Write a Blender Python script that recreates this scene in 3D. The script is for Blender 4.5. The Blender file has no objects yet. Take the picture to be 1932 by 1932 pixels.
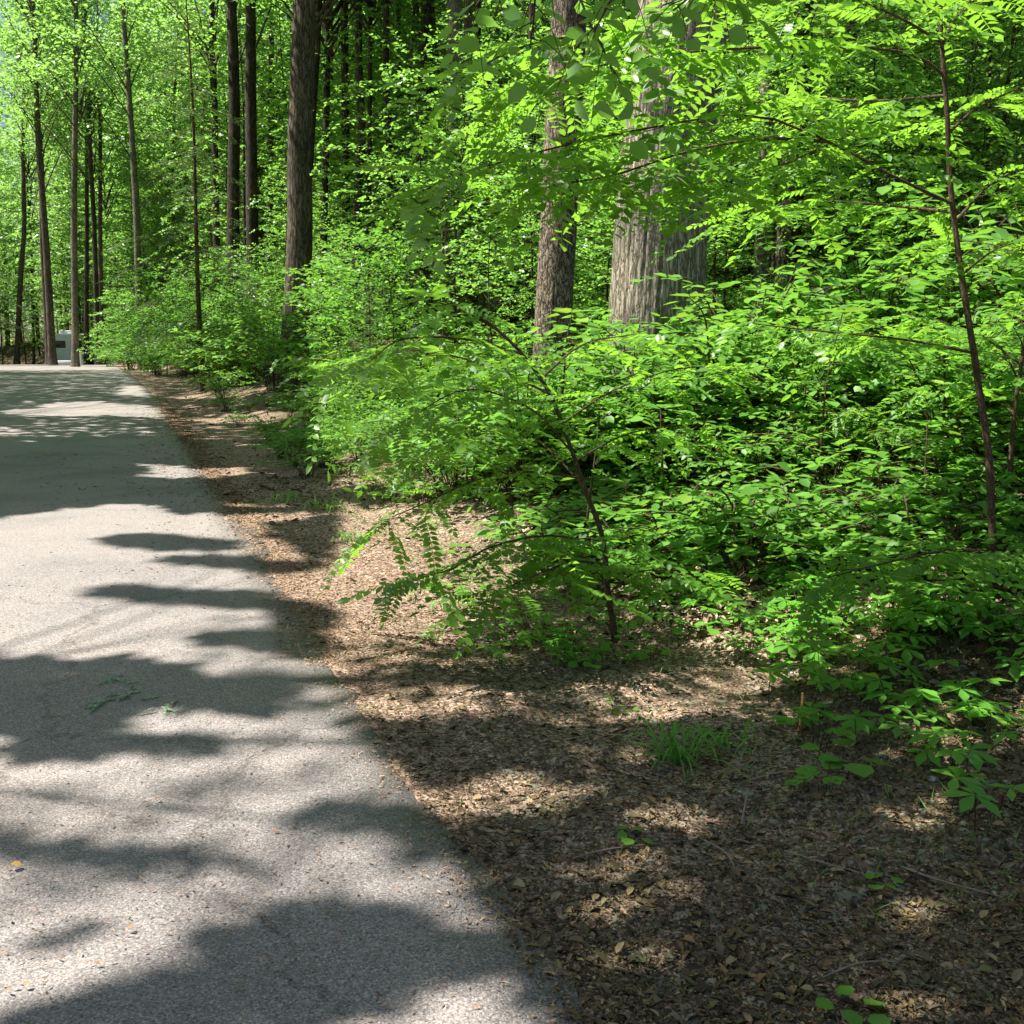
import bpy, math
import numpy as np
from math import radians, sin, cos, pi

# ------------------------------------------------------------------ camera, sky, sun, exposure
scene = bpy.context.scene
C = scene.collection
EYE = 1.6
PITCH = math.atan(326/2071)
cam_d = bpy.data.cameras.new('camera'); cam = bpy.data.objects.new('camera', cam_d); C.objects.link(cam)
cam.location = (0, 0, EYE); cam.rotation_euler = (radians(90)-PITCH, 0, 0)
cam_d.angle = 2*math.atan(966/2071); cam_d.clip_start = .05; cam_d.clip_end = 2000
scene.camera = cam
SUN_EL, SUN_AZ = radians(62), radians(-92)      # azimuth measured clockwise from the view direction (+Y)
S = np.array([sin(SUN_AZ)*cos(SUN_EL), cos(SUN_AZ)*cos(SUN_EL), sin(SUN_EL)])
w = bpy.data.worlds.new('World'); scene.world = w; w.use_nodes = True
nt = w.node_tree; nt.nodes.clear()
sky = nt.nodes.new('ShaderNodeTexSky'); sky.sky_type = 'NISHITA'; sky.sun_disc = False
sky.sun_elevation = SUN_EL; sky.sun_rotation = SUN_AZ; sky.altitude = 300; sky.air_density = 1.0; sky.dust_density = 2.0
bg = nt.nodes.new('ShaderNodeBackground'); bg.inputs[1].default_value = .05
wo = nt.nodes.new('ShaderNodeOutputWorld')
nt.links.new(sky.outputs[0], bg.inputs[0]); nt.links.new(bg.outputs[0], wo.inputs[0])
sl = bpy.data.lights.new('sun', 'SUN'); sl.energy = 5.0; sl.angle = radians(.53); sl.color = (1, .955, .88)
so = bpy.data.objects.new('sun', sl); C.objects.link(so); so.location = (-20, -5, 40)
import mathutils
so.rotation_euler = mathutils.Vector(S.tolist()).to_track_quat('Z', 'Y').to_euler()
vs = scene.view_settings; vs.view_transform = 'Standard'; vs.look = 'None'; vs.gamma = 1; vs.exposure = 1.38
scene.cycles.max_bounces = 8; scene.cycles.diffuse_bounces = 5; scene.cycles.transmission_bounces = 5
scene.cycles.glossy_bounces = 2; scene.cycles.use_denoising = True

# ------------------------------------------------------------------ picking points and the lie of the land
F = 2071.
def ray(px, py):
    a = (np.asarray(px, float)-966)/F; b = (966-np.asarray(py, float))/F
    return np.stack([a, cos(PITCH)+b*sin(PITCH), b*cos(PITCH)-sin(PITCH)+0*a], -1)
def P(px, py, d):
    r = ray(px, py); return np.array([0, 0, EYE])+r*(d/r[..., 1])
CP = .943
def edge_x(Y):
    Y = np.asarray(Y, float); return .98-.352*Y-.0005*np.clip(Y-16, 0, 200)**2-.012*np.clip(Y-80, 0, 45)**2
def uof(X, Y): return (np.asarray(X)-edge_x(Y))*CP
_k = np.random.RandomState(5); _wv = [( _k.uniform(-1,1,2)*f, _k.uniform(0,6.3), a) for f,a in [(.25,.25),(.4,.16),(.6,.12),(1.1,.07),(1.7,.05),(3.1,.025),(5,.015),(8,.01)] for _ in range(2)]
ROADW = 7.0
def height(X, Y):
    X = np.asarray(X, float); Y = np.asarray(Y, float); u = uof(X, Y)
    z = -.0007*np.clip(Y-62, 0, 60)**2
    r = np.clip(u-1.3, 0, None)
    h = .24*np.sqrt(r*r+.6)-.24*math.sqrt(.6)
    h = np.where(h > 14, 14+(h-14)*.2, h)
    l = np.clip(-ROADW-u-1.5, 0, None); h = h+.03*l
    n = sum(a*np.sin(X*f[0]+Y*f[1]+p) for f, p, a in _wv)
    am = np.clip((u-.9)/4, 0, 1)+np.clip((-ROADW-u-1)/4, 0, 1)
    nf = .012*np.sin(X*7.1+Y*3.3)+.01*np.sin(Y*9.7-X*4.1)
    e = np.maximum(u, -ROADW-u); out = np.where(e > -.13, np.clip(e/.6, 0, 1)*nf-.006, -.05)
    return z+h+am*n*.8+out
def G(px, py):
    """terrain under a picture point"""
    r = ray(px, py); sh = r.shape[:-1]; r = r.reshape(-1, 3); r = r/r[:, 1:2]; ys = np.geomspace(1.6, 160, 90); lo = np.full(len(r), 1.6); hi = np.full(len(r), 160.); done = np.zeros(len(r), bool)
    f = lambda y: EYE+r[:, 2]*y < height(r[:, 0]*y, y)
    for a, b in zip(ys[:-1], ys[1:]):
        hit = f(np.full(len(r), b)) & ~done; lo[hit] = a; hi[hit] = b; done |= hit
        if done.all(): break
    lo[~done] = 159.
    for _ in range(9):
        m = (lo+hi)/2; h = f(m); hi = np.where(h, m, hi); lo = np.where(h, lo, m)
    q = np.stack([r[:, 0]*hi, hi, hi*0], -1); q[:, 2] = height(q[:, 0], q[:, 1]); return q.reshape(sh+(3,))

# ------------------------------------------------------------------ helpers
def mesh(name, V, Fc):
    V = np.asarray(V, np.float32); me = bpy.data.meshes.new(name); me.vertices.add(len(V)); me.vertices.foreach_set('co', V.ravel())
    Fl = Fc if isinstance(Fc, list) else [Fc]; Fl = [np.asarray(f, np.int32) for f in Fl if len(f)]
    tot = sum(f.size for f in Fl); me.loops.add(tot); me.loops.foreach_set('vertex_index', np.concatenate([f.ravel() for f in Fl]))
    n = sum(len(f) for f in Fl); me.polygons.add(n)
    st = np.concatenate([np.full(len(f), f.shape[1]) for f in Fl]); me.polygons.foreach_set('loop_start', np.concatenate([[0], np.cumsum(st)[:-1]]).astype(np.int32))
    me.update(calc_edges=True); return me
def smooth(me): me.polygons.foreach_set('use_smooth', [True]*len(me.polygons)); return me
def link(name, me, mat=None, parent=None, loc=None):
    o = bpy.data.objects.new(name, me); C.objects.link(o)
    if mat and not me.materials: me.materials.append(mat)
    if parent: o.parent = parent
    if loc is not None: o.location = [float(v) for v in loc]
    return o
def tag(o, label, cat, group=None, kind=None):
    o['label'] = label
    if cat: o['category'] = cat
    if group: o['group'] = group
    if kind: o['kind'] = kind
    return o
def root(name, loc, label, cat, group=None, rz=0, sc=1):
    o = bpy.data.objects.new(name, None); C.objects.link(o); o.location = [float(v) for v in loc]; o.rotation_euler = (0, 0, rz); o.scale = (sc,)*3
    o.empty_display_size = .2; return tag(o, label, cat, group)
def join(parts):
    V = []; Fq = {}; n = 0
    for v, f in parts:
        V.append(v); f = np.asarray(f); Fq.setdefault(f.shape[1], []).append(f+n); n += len(v)
    return np.concatenate(V), [np.concatenate(x) for x in Fq.values()]
def unit(a): return a/np.maximum(np.linalg.norm(a, axis=-1, keepdims=True), 1e-9)
def tube(pts, rad, seg=6, rough=0, rs=None, lobes=None):
    pts = np.asarray(pts, float); n = len(pts); rad = np.broadcast_to(rad, n).astype(float)
    t = unit(np.gradient(pts, axis=0)); ref = np.array([1., 0, 0]) if abs(t[0][0]) < .8 else np.array([0, 1., 0])
    s = unit(np.cross(t, ref)); b = np.cross(t, s); an = np.arange(seg)*2*pi/seg
    R = rad[:, None]*np.ones((1, seg))
    if rough: R = R*(1+rough*(rs or np.random.RandomState(1)).randn(n, seg))
    if lobes is not None: R = R*lobes
    V = pts[:, None]+R[..., None]*(np.cos(an)[None, :, None]*s[:, None]+np.sin(an)[None, :, None]*b[:, None])
    i = np.arange(n-1)[:, None]*seg; j = np.arange(seg)[None]; k = (j+1) % seg
    Fq = np.stack([i+j, i+k, i+seg+k, i+seg+j], -1).reshape(-1, 4)
    V = V.reshape(-1, 3)
    # close the ends with quads/fans collapsed onto centre points
    return V, Fq
def curve(pts, n=12):
    pts = np.asarray(pts, float); k = len(pts)
    if k < 3:
        t = np.linspace(0, 1, n)[:, None]; return pts[0]*(1-t)+pts[-1]*t
    t = np.linspace(0, k-1, n); i = np.clip(t.astype(int), 0, k-2); f = (t-i)[:, None]
    g = np.vstack([2*pts[0]-pts[1], pts, 2*pts[-1]-pts[-2]]); a, b, c, d = g[i], g[i+1], g[i+2], g[i+3]
    return .5*((2*b)+(c-a)*f+(2*a-5*b+4*c-d)*f**2+(3*b-a-3*c+d)*f**3)

# ------------------------------------------------------------------ materials
def mat(name):
    m = bpy.data.materials.new(name); m.use_nodes = True; t = m.node_tree; t.nodes.clear(); return m, t
def N(t, typ, **k):
    n = t.nodes.new(typ)
    for a, b in k.items():
        if a.startswith('i_'):
            key = a[2:]; n.inputs[int(key) if key.isdigit() else key.replace('_', ' ')].default_value = b
        else: setattr(n, a, b)
    return n
def ramp(t, stops, fac=None, interp='LINEAR'):
    r = t.nodes.new('ShaderNodeValToRGB'); e = r.color_ramp.elements; r.color_ramp.interpolation = interp
    while len(e) > 1: e.remove(e[-1])
    e[0].position = stops[0][0]; e[0].color = (*stops[0][1], 1)
    for p, c in stops[1:]: x = e.new(p); x.color = (*c, 1)
    if fac is not None: t.links.new(fac, r.inputs[0])
    return r
def leafmat(name, cols, trans, tmix=.42, rough=.42, spec=.5):
    m, t = mat(name); L = t.links.new
    g = N(t, 'ShaderNodeNewGeometry'); oi = N(t, 'ShaderNodeObjectInfo')
    mx = N(t, 'ShaderNodeMath', operation='MULTIPLY_ADD', i_1=.75, i_2=.0); L(g.outputs['Random Per Island'], mx.inputs[0])
    ad = N(t, 'ShaderNodeMath', operation='MULTIPLY_ADD', i_1=.25); L(oi.outputs['Random'], ad.inputs[0]); L(mx.outputs[0], ad.inputs[2])
    r = ramp(t, [(i/(len(cols)-1)*.93, c) for i, c in enumerate(cols)]+[(.975, tuple(v*k for v, k in zip(cols[-1], (2.0, 1.15, .9))))], ad.outputs[0])
    p = N(t, 'ShaderNodeBsdfPrincipled'); p.inputs['Roughness'].default_value = rough; p.inputs['Specular IOR Level'].default_value = spec
    L(r.outputs[0], p.inputs['Base Color'])
    tr = N(t, 'ShaderNodeBsdfTranslucent'); mc = N(t, 'ShaderNodeMix', data_type='RGBA'); mc.inputs[0].default_value = .75
    L(r.outputs[0], mc.inputs[6]); mc.inputs[7].default_value = (*trans, 1); L(mc.outputs[2], tr.inputs[0])
    ms = N(t, 'ShaderNodeMixShader'); ms.inputs[0].default_value = tmix; L(p.outputs[0], ms.inputs[1]); L(tr.outputs[0], ms.inputs[2])
    o = N(t, 'ShaderNodeOutputMaterial'); L(ms.outputs[0], o.inputs[0]); return m
M_LOC = leafmat('locust_leaf', [(.05, .15, .018), (.075, .20, .022), (.11, .25, .03), (.15, .30, .04)], (.36, .70, .05), .48, .42, .5)
M_SHR = leafmat('shrub_leaf', [(.045, .13, .018), (.07, .19, .024), (.11, .26, .035), (.17, .34, .06)], (.28, .62, .06), .42, .45, .45)
M_UND = leafmat('understory_leaf', [(.055, .15, .02), (.085, .21, .03), (.13, .28, .04), (.19, .35, .075)], (.36, .72, .09), .5, .4, .6)
M_CAN = leafmat('canopy_leaf', [(.07, .16, .025), (.10, .22, .035), (.15, .30, .055), (.22, .37, .10)], (.42, .74, .14), .5, .4, .6)
M_CRP = leafmat('creeper_leaf', [(.08, .24, .028), (.11, .31, .036), (.16, .38, .05)], (.3, .7, .05), .45, .42)
M_BROAD = leafmat('broad_leaf', [(.09, .26, .03), (.14, .33, .045)], (.3, .5, .04), .4, .5, .35)
M_HEM = leafmat('hemlock_needles', [(.03, .075, .02), (.05, .105, .025), (.08, .14, .035)], (.14, .24, .05), .3)
M_GRASS = leafmat('grass_blade', [(.09, .25, .04), (.15, .36, .06)], (.25, .5, .05), .4)
M_FALLG = leafmat('fallen_green_leaf', [(.16, .30, .15), (.26, .40, .24)], (.1, .2, .08), .1, .6)
def barkmat(name, dark, light, scale=1, zs=.22, bump=.6, lichen=0, dist=.02):
    m, t = mat(name); L = t.links.new
    co = N(t, 'ShaderNodeTexCoord'); mp = N(t, 'ShaderNodeMapping'); mp.inputs['Scale'].default_value = (scale, scale, scale*zs); L(co.outputs['Object'], mp.inputs[0])
    nz = N(t, 'ShaderNodeTexNoise', i_Scale=9., i_Detail=5., i_Roughness=.65, i_Distortion=.6); L(mp.outputs[0], nz.inputs['Vector'])
    vo = N(t, 'ShaderNodeTexVoronoi', feature='DISTANCE_TO_EDGE', i_Scale=16.)
    ad = N(t, 'ShaderNodeMix', data_type='RGBA'); ad.inputs[0].default_value = .2; L(mp.outputs[0], ad.inputs[6]); L(nz.outputs['Color'], ad.inputs[7]); L(ad.outputs[2], vo.inputs['Vector'])
    r1 = ramp(t, [(0, (0, 0, 0)), (.12, (.6,)*3), (.4, (1,)*3)], vo.outputs['Distance'])
    mu = N(t, 'ShaderNodeMath', operation='MULTIPLY'); L(r1.outputs[0], mu.inputs[0]); L(nz.outputs[0], mu.inputs[1])
    r2 = ramp(t, [(.05, dark), (.32, tuple((a+b)/2 for a, b in zip(dark, light))), (.62, light)], mu.outputs[0])
    nb = N(t, 'ShaderNodeTexNoise', i_Scale=1.3, i_Detail=3.); L(co.outputs['Object'], nb.inputs['Vector'])
    rb = ramp(t, [(.35, (.7, .7, .7)), (.7, (1.25, 1.2, 1.1))], nb.outputs[0])
    mm = N(t, 'ShaderNodeMix', data_type='RGBA', blend_type='MULTIPLY'); mm.inputs[0].default_value = 1; L(r2.outputs[0], mm.inputs[6]); L(rb.outputs[0], mm.inputs[7])
    out = mm.outputs[2]
    if lichen:
        nl = N(t, 'ShaderNodeTexNoise', i_Scale=5., i_Detail=6., i_Roughness=.7); L(co.outputs['Object'], nl.inputs['Vector'])
        rl = ramp(t, [(.55, (0, 0, 0)), (.68, (lichen,)*3)], nl.outputs[0])
        ml = N(t, 'ShaderNodeMix', data_type='RGBA'); L(rl.outputs[0], ml.inputs[0]); L(out, ml.inputs[6]); ml.inputs[7].default_value = (.16, .20, .11, 1); out = ml.outputs[2]
    p = N(t, 'ShaderNodeBsdfPrincipled', i_Roughness=.9); p.inputs['Specular IOR Level'].default_value = .2; L(out, p.inputs['Base Color'])
    bp = N(t, 'ShaderNodeBump', i_Strength=bump, i_Distance=dist); L(mu.outputs[0], bp.inputs['Height']); L(bp.outputs[0], p.inputs['Normal'])
    o = N(t, 'ShaderNodeOutputMaterial'); L(p.outputs[0], o.inputs[0]); return m
M_BARK = barkmat('grey_brown_bark', (.035, .026, .02), (.20, .165, .13), 1, .2)
M_BARK_D = barkmat('dark_bark', (.02, .015, .012), (.12, .095, .075), 1, .2)
M_BARK_L = barkmat('pale_grey_bark', (.07, .06, .05), (.32, .28, .23), 1, .25)
M_BARK_BIG = barkmat('ridged_oak_bark', (.13, .11, .085), (.52, .47, .37), 2.0, .17, 1, .7, .02)
M_BARK_PLATE = barkmat('plated_bark', (.03, .022, .016), (.46, .38, .29), 1.6, .35, 1, .2, .02)
M_BARK_R = barkmat('reddish_bark', (.06, .035, .022), (.24, .15, .10), 1.5, .5)
M_TWIG = barkmat('sapling_bark', (.045, .032, .02), (.17, .125, .08), 5, .4, .5)
def simple(name, cols, rough=.8, metal=0, island=True, bumps=0):
    m, t = mat(name); L = t.links.new; p = N(t, 'ShaderNodeBsdfPrincipled', i_Roughness=rough, i_Metallic=float(metal)); o = N(t, 'ShaderNodeOutputMaterial')
    if len(cols) > 1:
        g = N(t, 'ShaderNodeNewGeometry'); r = ramp(t, [(i/(len(cols)-1), c) for i, c in enumerate(cols)], g.outputs['Random Per Island']); src = r.outputs[0]
    else:
        r = N(t, 'ShaderNodeRGB'); r.outputs[0].default_value = (*cols[0], 1); src = r.outputs[0]
    nz = N(t, 'ShaderNodeTexNoise', i_Scale=14., i_Detail=4.); co = N(t, 'ShaderNodeTexCoord'); L(co.outputs['Object'], nz.inputs['Vector'])
    rr = ramp(t, [(.3, (.8,)*3), (.7, (1.12,)*3)], nz.outputs[0]); mm = N(t, 'ShaderNodeMix', data_type='RGBA', blend_type='MULTIPLY'); mm.inputs[0].default_value = 1
    L(src, mm.inputs[6]); L(rr.outputs[0], mm.inputs[7]); L(mm.outputs[2], p.inputs['Base Color'])
    if bumps:
        n2 = N(t, 'ShaderNodeTexNoise', i_Scale=60., i_Detail=4.); L(co.outputs['Object'], n2.inputs['Vector']); bp = N(t, 'ShaderNodeBump', i_Strength=bumps, i_Distance=.01); L(n2.outputs[0], bp.inputs['Height']); L(bp.outputs[0], p.inputs['Normal'])
    L(p.outputs[0], o.inputs[0]); return m
M_LITTER = simple('leaf_litter', [(.025, .016, .006), (.07, .046, .018), (.20, .135, .055), (.06, .056, .016), (.26, .155, .06), (.035, .024, .009), (.40, .29, .14), (.07, .09, .025), (.13, .10, .04), (.03, .02, .007), (.26, .22, .12)], .8)
M_NEEDLE = simple('orange_litter', [(.13, .07, .04), (.28, .14, .07), (.36, .22, .13), (.20, .13, .08), (.42, .31, .21), (.25, .2, .15)], .8)
M_STONE = simple('stones', [(.09, .09, .06), (.17, .165, .11), (.27, .25, .18), (.13, .14, .09), (.34, .29, .21)], .85, bumps=.5)
M_STONE_L = simple('pale_stone', [(.5, .5, .5)], .8, bumps=.5)
M_STICK = simple('stick', [(.16, .12, .08), (.26, .22, .16)], .85, bumps=.5)

# ground sheet material: litter on the slope, pale trodden grit with needles along the road
def groundmat():
    m, t = mat('forest_floor'); L = t.links.new; co = N(t, 'ShaderNodeTexCoord'); at = N(t, 'ShaderNodeAttribute', attribute_name='side')
    v = N(t, 'ShaderNodeTexVoronoi', i_Scale=26.); mp = N(t, 'ShaderNodeMapping'); mp.inputs['Scale'].default_value = (1, 1, .3); L(co.outputs['Object'], mp.inputs[0])
    nw = N(t, 'ShaderNodeTexNoise', i_Scale=12., i_Detail=4.); L(mp.outputs[0], nw.inputs['Vector']); wm = N(t, 'ShaderNodeMix', data_type='RGBA'); wm.inputs[0].default_value = .08; L(mp.outputs[0], wm.inputs[6]); L(nw.outputs['Color'], wm.inputs[7]); L(wm.outputs[2], v.inputs['Vector'])
    sv = N(t, 'ShaderNodeSeparateColor'); L(v.outputs['Color'], sv.inputs[0])
    lit = ramp(t, [(0, (.015, .01, .006)), (.25, (.035, .022, .012)), (.5, (.06, .042, .022)), (.75, (.11, .08, .045)), (1, (.2, .15, .09))], sv.outputs[0])
    v2 = N(t, 'ShaderNodeTexVoronoi', i_Scale=75.); L(wm.outputs[2], v2.inputs['Vector']); s2 = N(t, 'ShaderNodeSeparateColor'); L(v2.outputs['Color'], s2.inputs[0])
    gr = ramp(t, [(0, (.07, .045, .03)), (.3, (.15, .10, .07)), (.7, (.29, .205, .15)), (1, (.45, .35, .27))], s2.outputs[0])
    nb = N(t, 'ShaderNodeTexNoise', i_Scale=.9, i_Detail=5.); L(co.outputs['Object'], nb.inputs['Vector'])
    ad = N(t, 'ShaderNodeMath', operation='MULTIPLY_ADD', i_1=1.6, i_2=-.8); L(nb.outputs[0], ad.inputs[0]); a2 = N(t, 'ShaderNodeMath', operation='ADD'); L(ad.outputs[0], a2.inputs[0]); L(at.outputs['Fac'], a2.inputs[1])
    f = ramp(t, [(.55, (0, 0, 0)), (1.0, (1, 1, 1))], a2.outputs[0])
    mx = N(t, 'ShaderNodeMix', data_type='RGBA'); L(f.outputs[0], mx.inputs[0]); L(gr.outputs[0], mx.inputs[6]); L(lit.outputs[0], mx.inputs[7])
    ms = N(t, 'ShaderNodeTexNoise', i_Scale=2.2, i_Detail=6.); L(co.outputs['Object'], ms.inputs['Vector']); rm = ramp(t, [(.58, (0, 0, 0)), (.7, (.45,)*3)], ms.outputs[0])
    mo = N(t, 'ShaderNodeMix', data_type='RGBA'); L(rm.outputs[0], mo.inputs[0]); L(mx.outputs[2], mo.inputs[6]); mo.inputs[7].default_value = (.05, .085, .02, 1)
    p = N(t, 'ShaderNodeBsdfPrincipled', i_Roughness=.95); p.inputs['Specular IOR Level'].default_value = .15; L(mo.outputs[2], p.inputs['Base Color'])
    bp = N(t, 'ShaderNodeBump', i_Strength=.9, i_Distance=.012); L(sv.outputs[1], bp.inputs['Height']); b2 = N(t, 'ShaderNodeBump', i_Strength=.7, i_Distance=.006); L(s2.outputs[1], b2.inputs['Height']); L(bp.outputs[0], b2.inputs['Normal']); L(b2.outputs[0], p.inputs['Normal'])
    o = N(t, 'ShaderNodeOutputMaterial'); L(p.outputs[0], o.inputs[0]); return m
def asphaltmat():
    m, t = mat('worn_asphalt'); L = t.links.new; co = N(t, 'ShaderNodeTexCoord')
    v = N(t, 'ShaderNodeTexVoronoi', i_Scale=190., i_Randomness=1.); L(co.outputs['Object'], v.inputs['Vector']); s = N(t, 'ShaderNodeSeparateColor'); L(v.outputs['Color'], s.inputs[0])
    r = ramp(t, [(0, (.12, .112, .108)), (.35, (.205, .186, .177)), (.8, (.28, .252, .24)), (1, (.40, .37, .35))], s.outputs[0])
    ve = N(t, 'ShaderNodeTexVoronoi', feature='DISTANCE_TO_EDGE', i_Scale=85.); L(co.outputs['Object'], ve.inputs['Vector'])
    pit = N(t, 'ShaderNodeTexNoise', i_Scale=120., i_Detail=3., i_Roughness=.6); L(co.outputs['Object'], pit.inputs['Vector'])
    rp = ramp(t, [(.33, (.3, .27, .25)), (.43, (1, 1, 1))], pit.outputs[0])
    m1 = N(t, 'ShaderNodeMix', data_type='RGBA', blend_type='MULTIPLY'); m1.inputs[0].default_value = 1; L(r.outputs[0], m1.inputs[6]); L(rp.outputs[0], m1.inputs[7])
    nb = N(t, 'ShaderNodeTexNoise', i_Scale=.7, i_Detail=6., i_Roughness=.6); L(co.outputs['Object'], nb.inputs['Vector']); rb = ramp(t, [(.3, (.72, .71, .71)), (.5, (.98, .97, .96)), (.72, (1.2, 1.12, 1.06))], nb.outputs[0])
    m2 = N(t, 'ShaderNodeMix', data_type='RGBA', blend_type='MULTIPLY'); m2.inputs[0].default_value = 1; L(m1.outputs[2], m2.inputs[6]); L(rb.outputs[0], m2.inputs[7])
    # hairline cracks
    vc = N(t, 'ShaderNodeTexVoronoi', feature='DISTANCE_TO_EDGE', i_Scale=.55); wn = N(t, 'ShaderNodeTexNoise', i_Scale=3., i_Detail=8., i_Roughness=.7); L(co.outputs['Object'], wn.inputs['Vector'])
    wm = N(t, 'ShaderNodeMix', data_type='RGBA'); wm.inputs[0].default_value = .35; L(co.outputs['Object'], wm.inputs[6]); L(wn.outputs['Color'], wm.inputs[7]); L(wm.outputs[2], vc.inputs['Vector'])
    rc = ramp(t, [(.0, (.15, .12, .10)), (.006, (1, 1, 1))], vc.outputs['Distance'])
    m3 = N(t, 'ShaderNodeMix', data_type='RGBA', blend_type='MULTIPLY'); m3.inputs[0].default_value = .5; L(m2.outputs[2], m3.inputs[6]); L(rc.outputs[0], m3.inputs[7])
    p = N(t, 'ShaderNodeBsdfPrincipled', i_Roughness=.75); p.inputs['Specular IOR Level'].default_value = .35; at = N(t, 'ShaderNodeAttribute', attribute_name='side'); nd = N(t, 'ShaderNodeTexNoise', i_Scale=3.5, i_Detail=8., i_Roughness=.75); L(co.outputs['Object'], nd.inputs['Vector'])
    sm = N(t, 'ShaderNodeMath', operation='MULTIPLY_ADD', i_1=1.5, i_2=-.75); L(nd.outputs[0], sm.inputs[0]); sa = N(t, 'ShaderNodeMath', operation='ADD'); L(sm.outputs[0], sa.inputs[0]); L(at.outputs['Fac'], sa.inputs[1])
    rd = ramp(t, [(.8, (0, 0, 0)), (1.2, (.5,)*3)], sa.outputs[0]); vd = N(t, 'ShaderNodeTexVoronoi', i_Scale=70.); L(co.outputs['Object'], vd.inputs['Vector']); sd_ = N(t, 'ShaderNodeSeparateColor'); L(vd.outputs['Color'], sd_.inputs[0])
    cd = ramp(t, [(0, (.06, .04, .025)), (.5, (.17, .115, .075)), (1, (.34, .24, .16))], sd_.outputs[0]); m4 = N(t, 'ShaderNodeMix', data_type='RGBA'); L(rd.outputs[0], m4.inputs[0]); L(m3.outputs[2], m4.inputs[6]); L(cd.outputs[0], m4.inputs[7]); L(m4.outputs[2], p.inputs['Base Color'])
    b = N(t, 'ShaderNodeBump', i_Strength=.9, i_Distance=.004); L(pit.outputs[0], b.inputs['Height']); b2 = N(t, 'ShaderNodeBump', i_Strength=.6, i_Distance=.003); L(ve.outputs['Distance'], b2.inputs['Height']); L(b.outputs[0], b2.inputs['Normal']); L(b2.outputs[0], p.inputs['Normal'])
    o = N(t, 'ShaderNodeOutputMaterial'); L(p.outputs[0], o.inputs[0]); return m

# ------------------------------------------------------------------ ground and road
def grid_ground():
    us = np.concatenate([-np.geomspace(120, ROADW+1, 40), np.linspace(-ROADW-.9, -ROADW-.02, 10), np.linspace(-ROADW+.1, -.3, 12), [-.16, -.12, -.06, 0, .04], np.arange(.08, 5, .06), np.geomspace(5, 160, 110)])
    ys = np.concatenate([-np.geomspace(60, 1, 30), np.arange(-.9, 1.6, .2), np.arange(1.6, 12, .06), np.geomspace(12, 260, 170)])
    Y, U = np.meshgrid(ys, us, indexing='ij'); X = edge_x(Y)+U/CP; Z = height(X, Y)
    V = np.stack([X, Y, Z], -1).reshape(-1, 3); a, b = Y.shape; i = np.arange(a-1)[:, None]*b+np.arange(b-1)[None]
    me = mesh('ground', V, np.stack([i, i+1, i+b+1, i+b], -1).reshape(-1, 4)); smooth(me)
    at = me.attributes.new('side', 'FLOAT', 'POINT'); uu = np.where(U > -3, U, -ROADW-U).ravel(); at.data.foreach_set('value', np.clip(uu/2.6, 0, 1.5).astype(np.float32))
    return link('ground', me, groundmat())
g = grid_ground(); g['kind'] = 'structure'; g['label'] = 'leaf-strewn forest floor sloping up to the right of the road'
def road():
    ys = np.concatenate([-np.geomspace(50, 1, 20), np.arange(-.9, 30, .05), np.geomspace(30, 200, 120)])
    rs = np.random.RandomState(2); wob = np.clip(np.interp(ys, np.arange(-60, 210, .35), rs.randn(772)*.022)+np.interp(ys, np.arange(-60, 210, .09), rs.randn(3000)*.014)+.025*np.sin(ys*.9)+.02*np.sin(ys*2.3+1), -.035, .07)
    us = np.array([-ROADW, -6, -5, -4, -3, -2, -1, -.6, -.3, 0, 0])
    U = np.repeat(us[None], len(ys), 0); U[:, -2:] += wob[:, None]; U[:, 0] -= wob; Y = np.repeat(ys[:, None], len(us), 1)
    Z = -.0007*np.clip(Y-62, 0, 60)**2+.012*np.sin(Y*.5)*np.sin(U*.8)*(np.abs(U+3.5) < 3); Z[:, -1] -= .03
    V = np.stack([edge_x(Y)+U/CP, Y, Z], -1).reshape(-1, 3); a, b = Y.shape; i = np.arange(a-1)[:, None]*b+np.arange(b-1)[None]
    me = mesh('road', V, np.stack([i, i+1, i+b+1, i+b], -1).reshape(-1, 4)); smooth(me); at = me.attributes.new('side', 'FLOAT', 'POINT'); at.data.foreach_set('value', np.clip(1+np.maximum(U, -ROADW-U)/.3, 0, 1).ravel().astype(np.float32)); return link('road', me, asphaltmat())
r = road(); r['kind'] = 'structure'; r['label'] = 'worn grey asphalt road running away to the left over a low crest'

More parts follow.
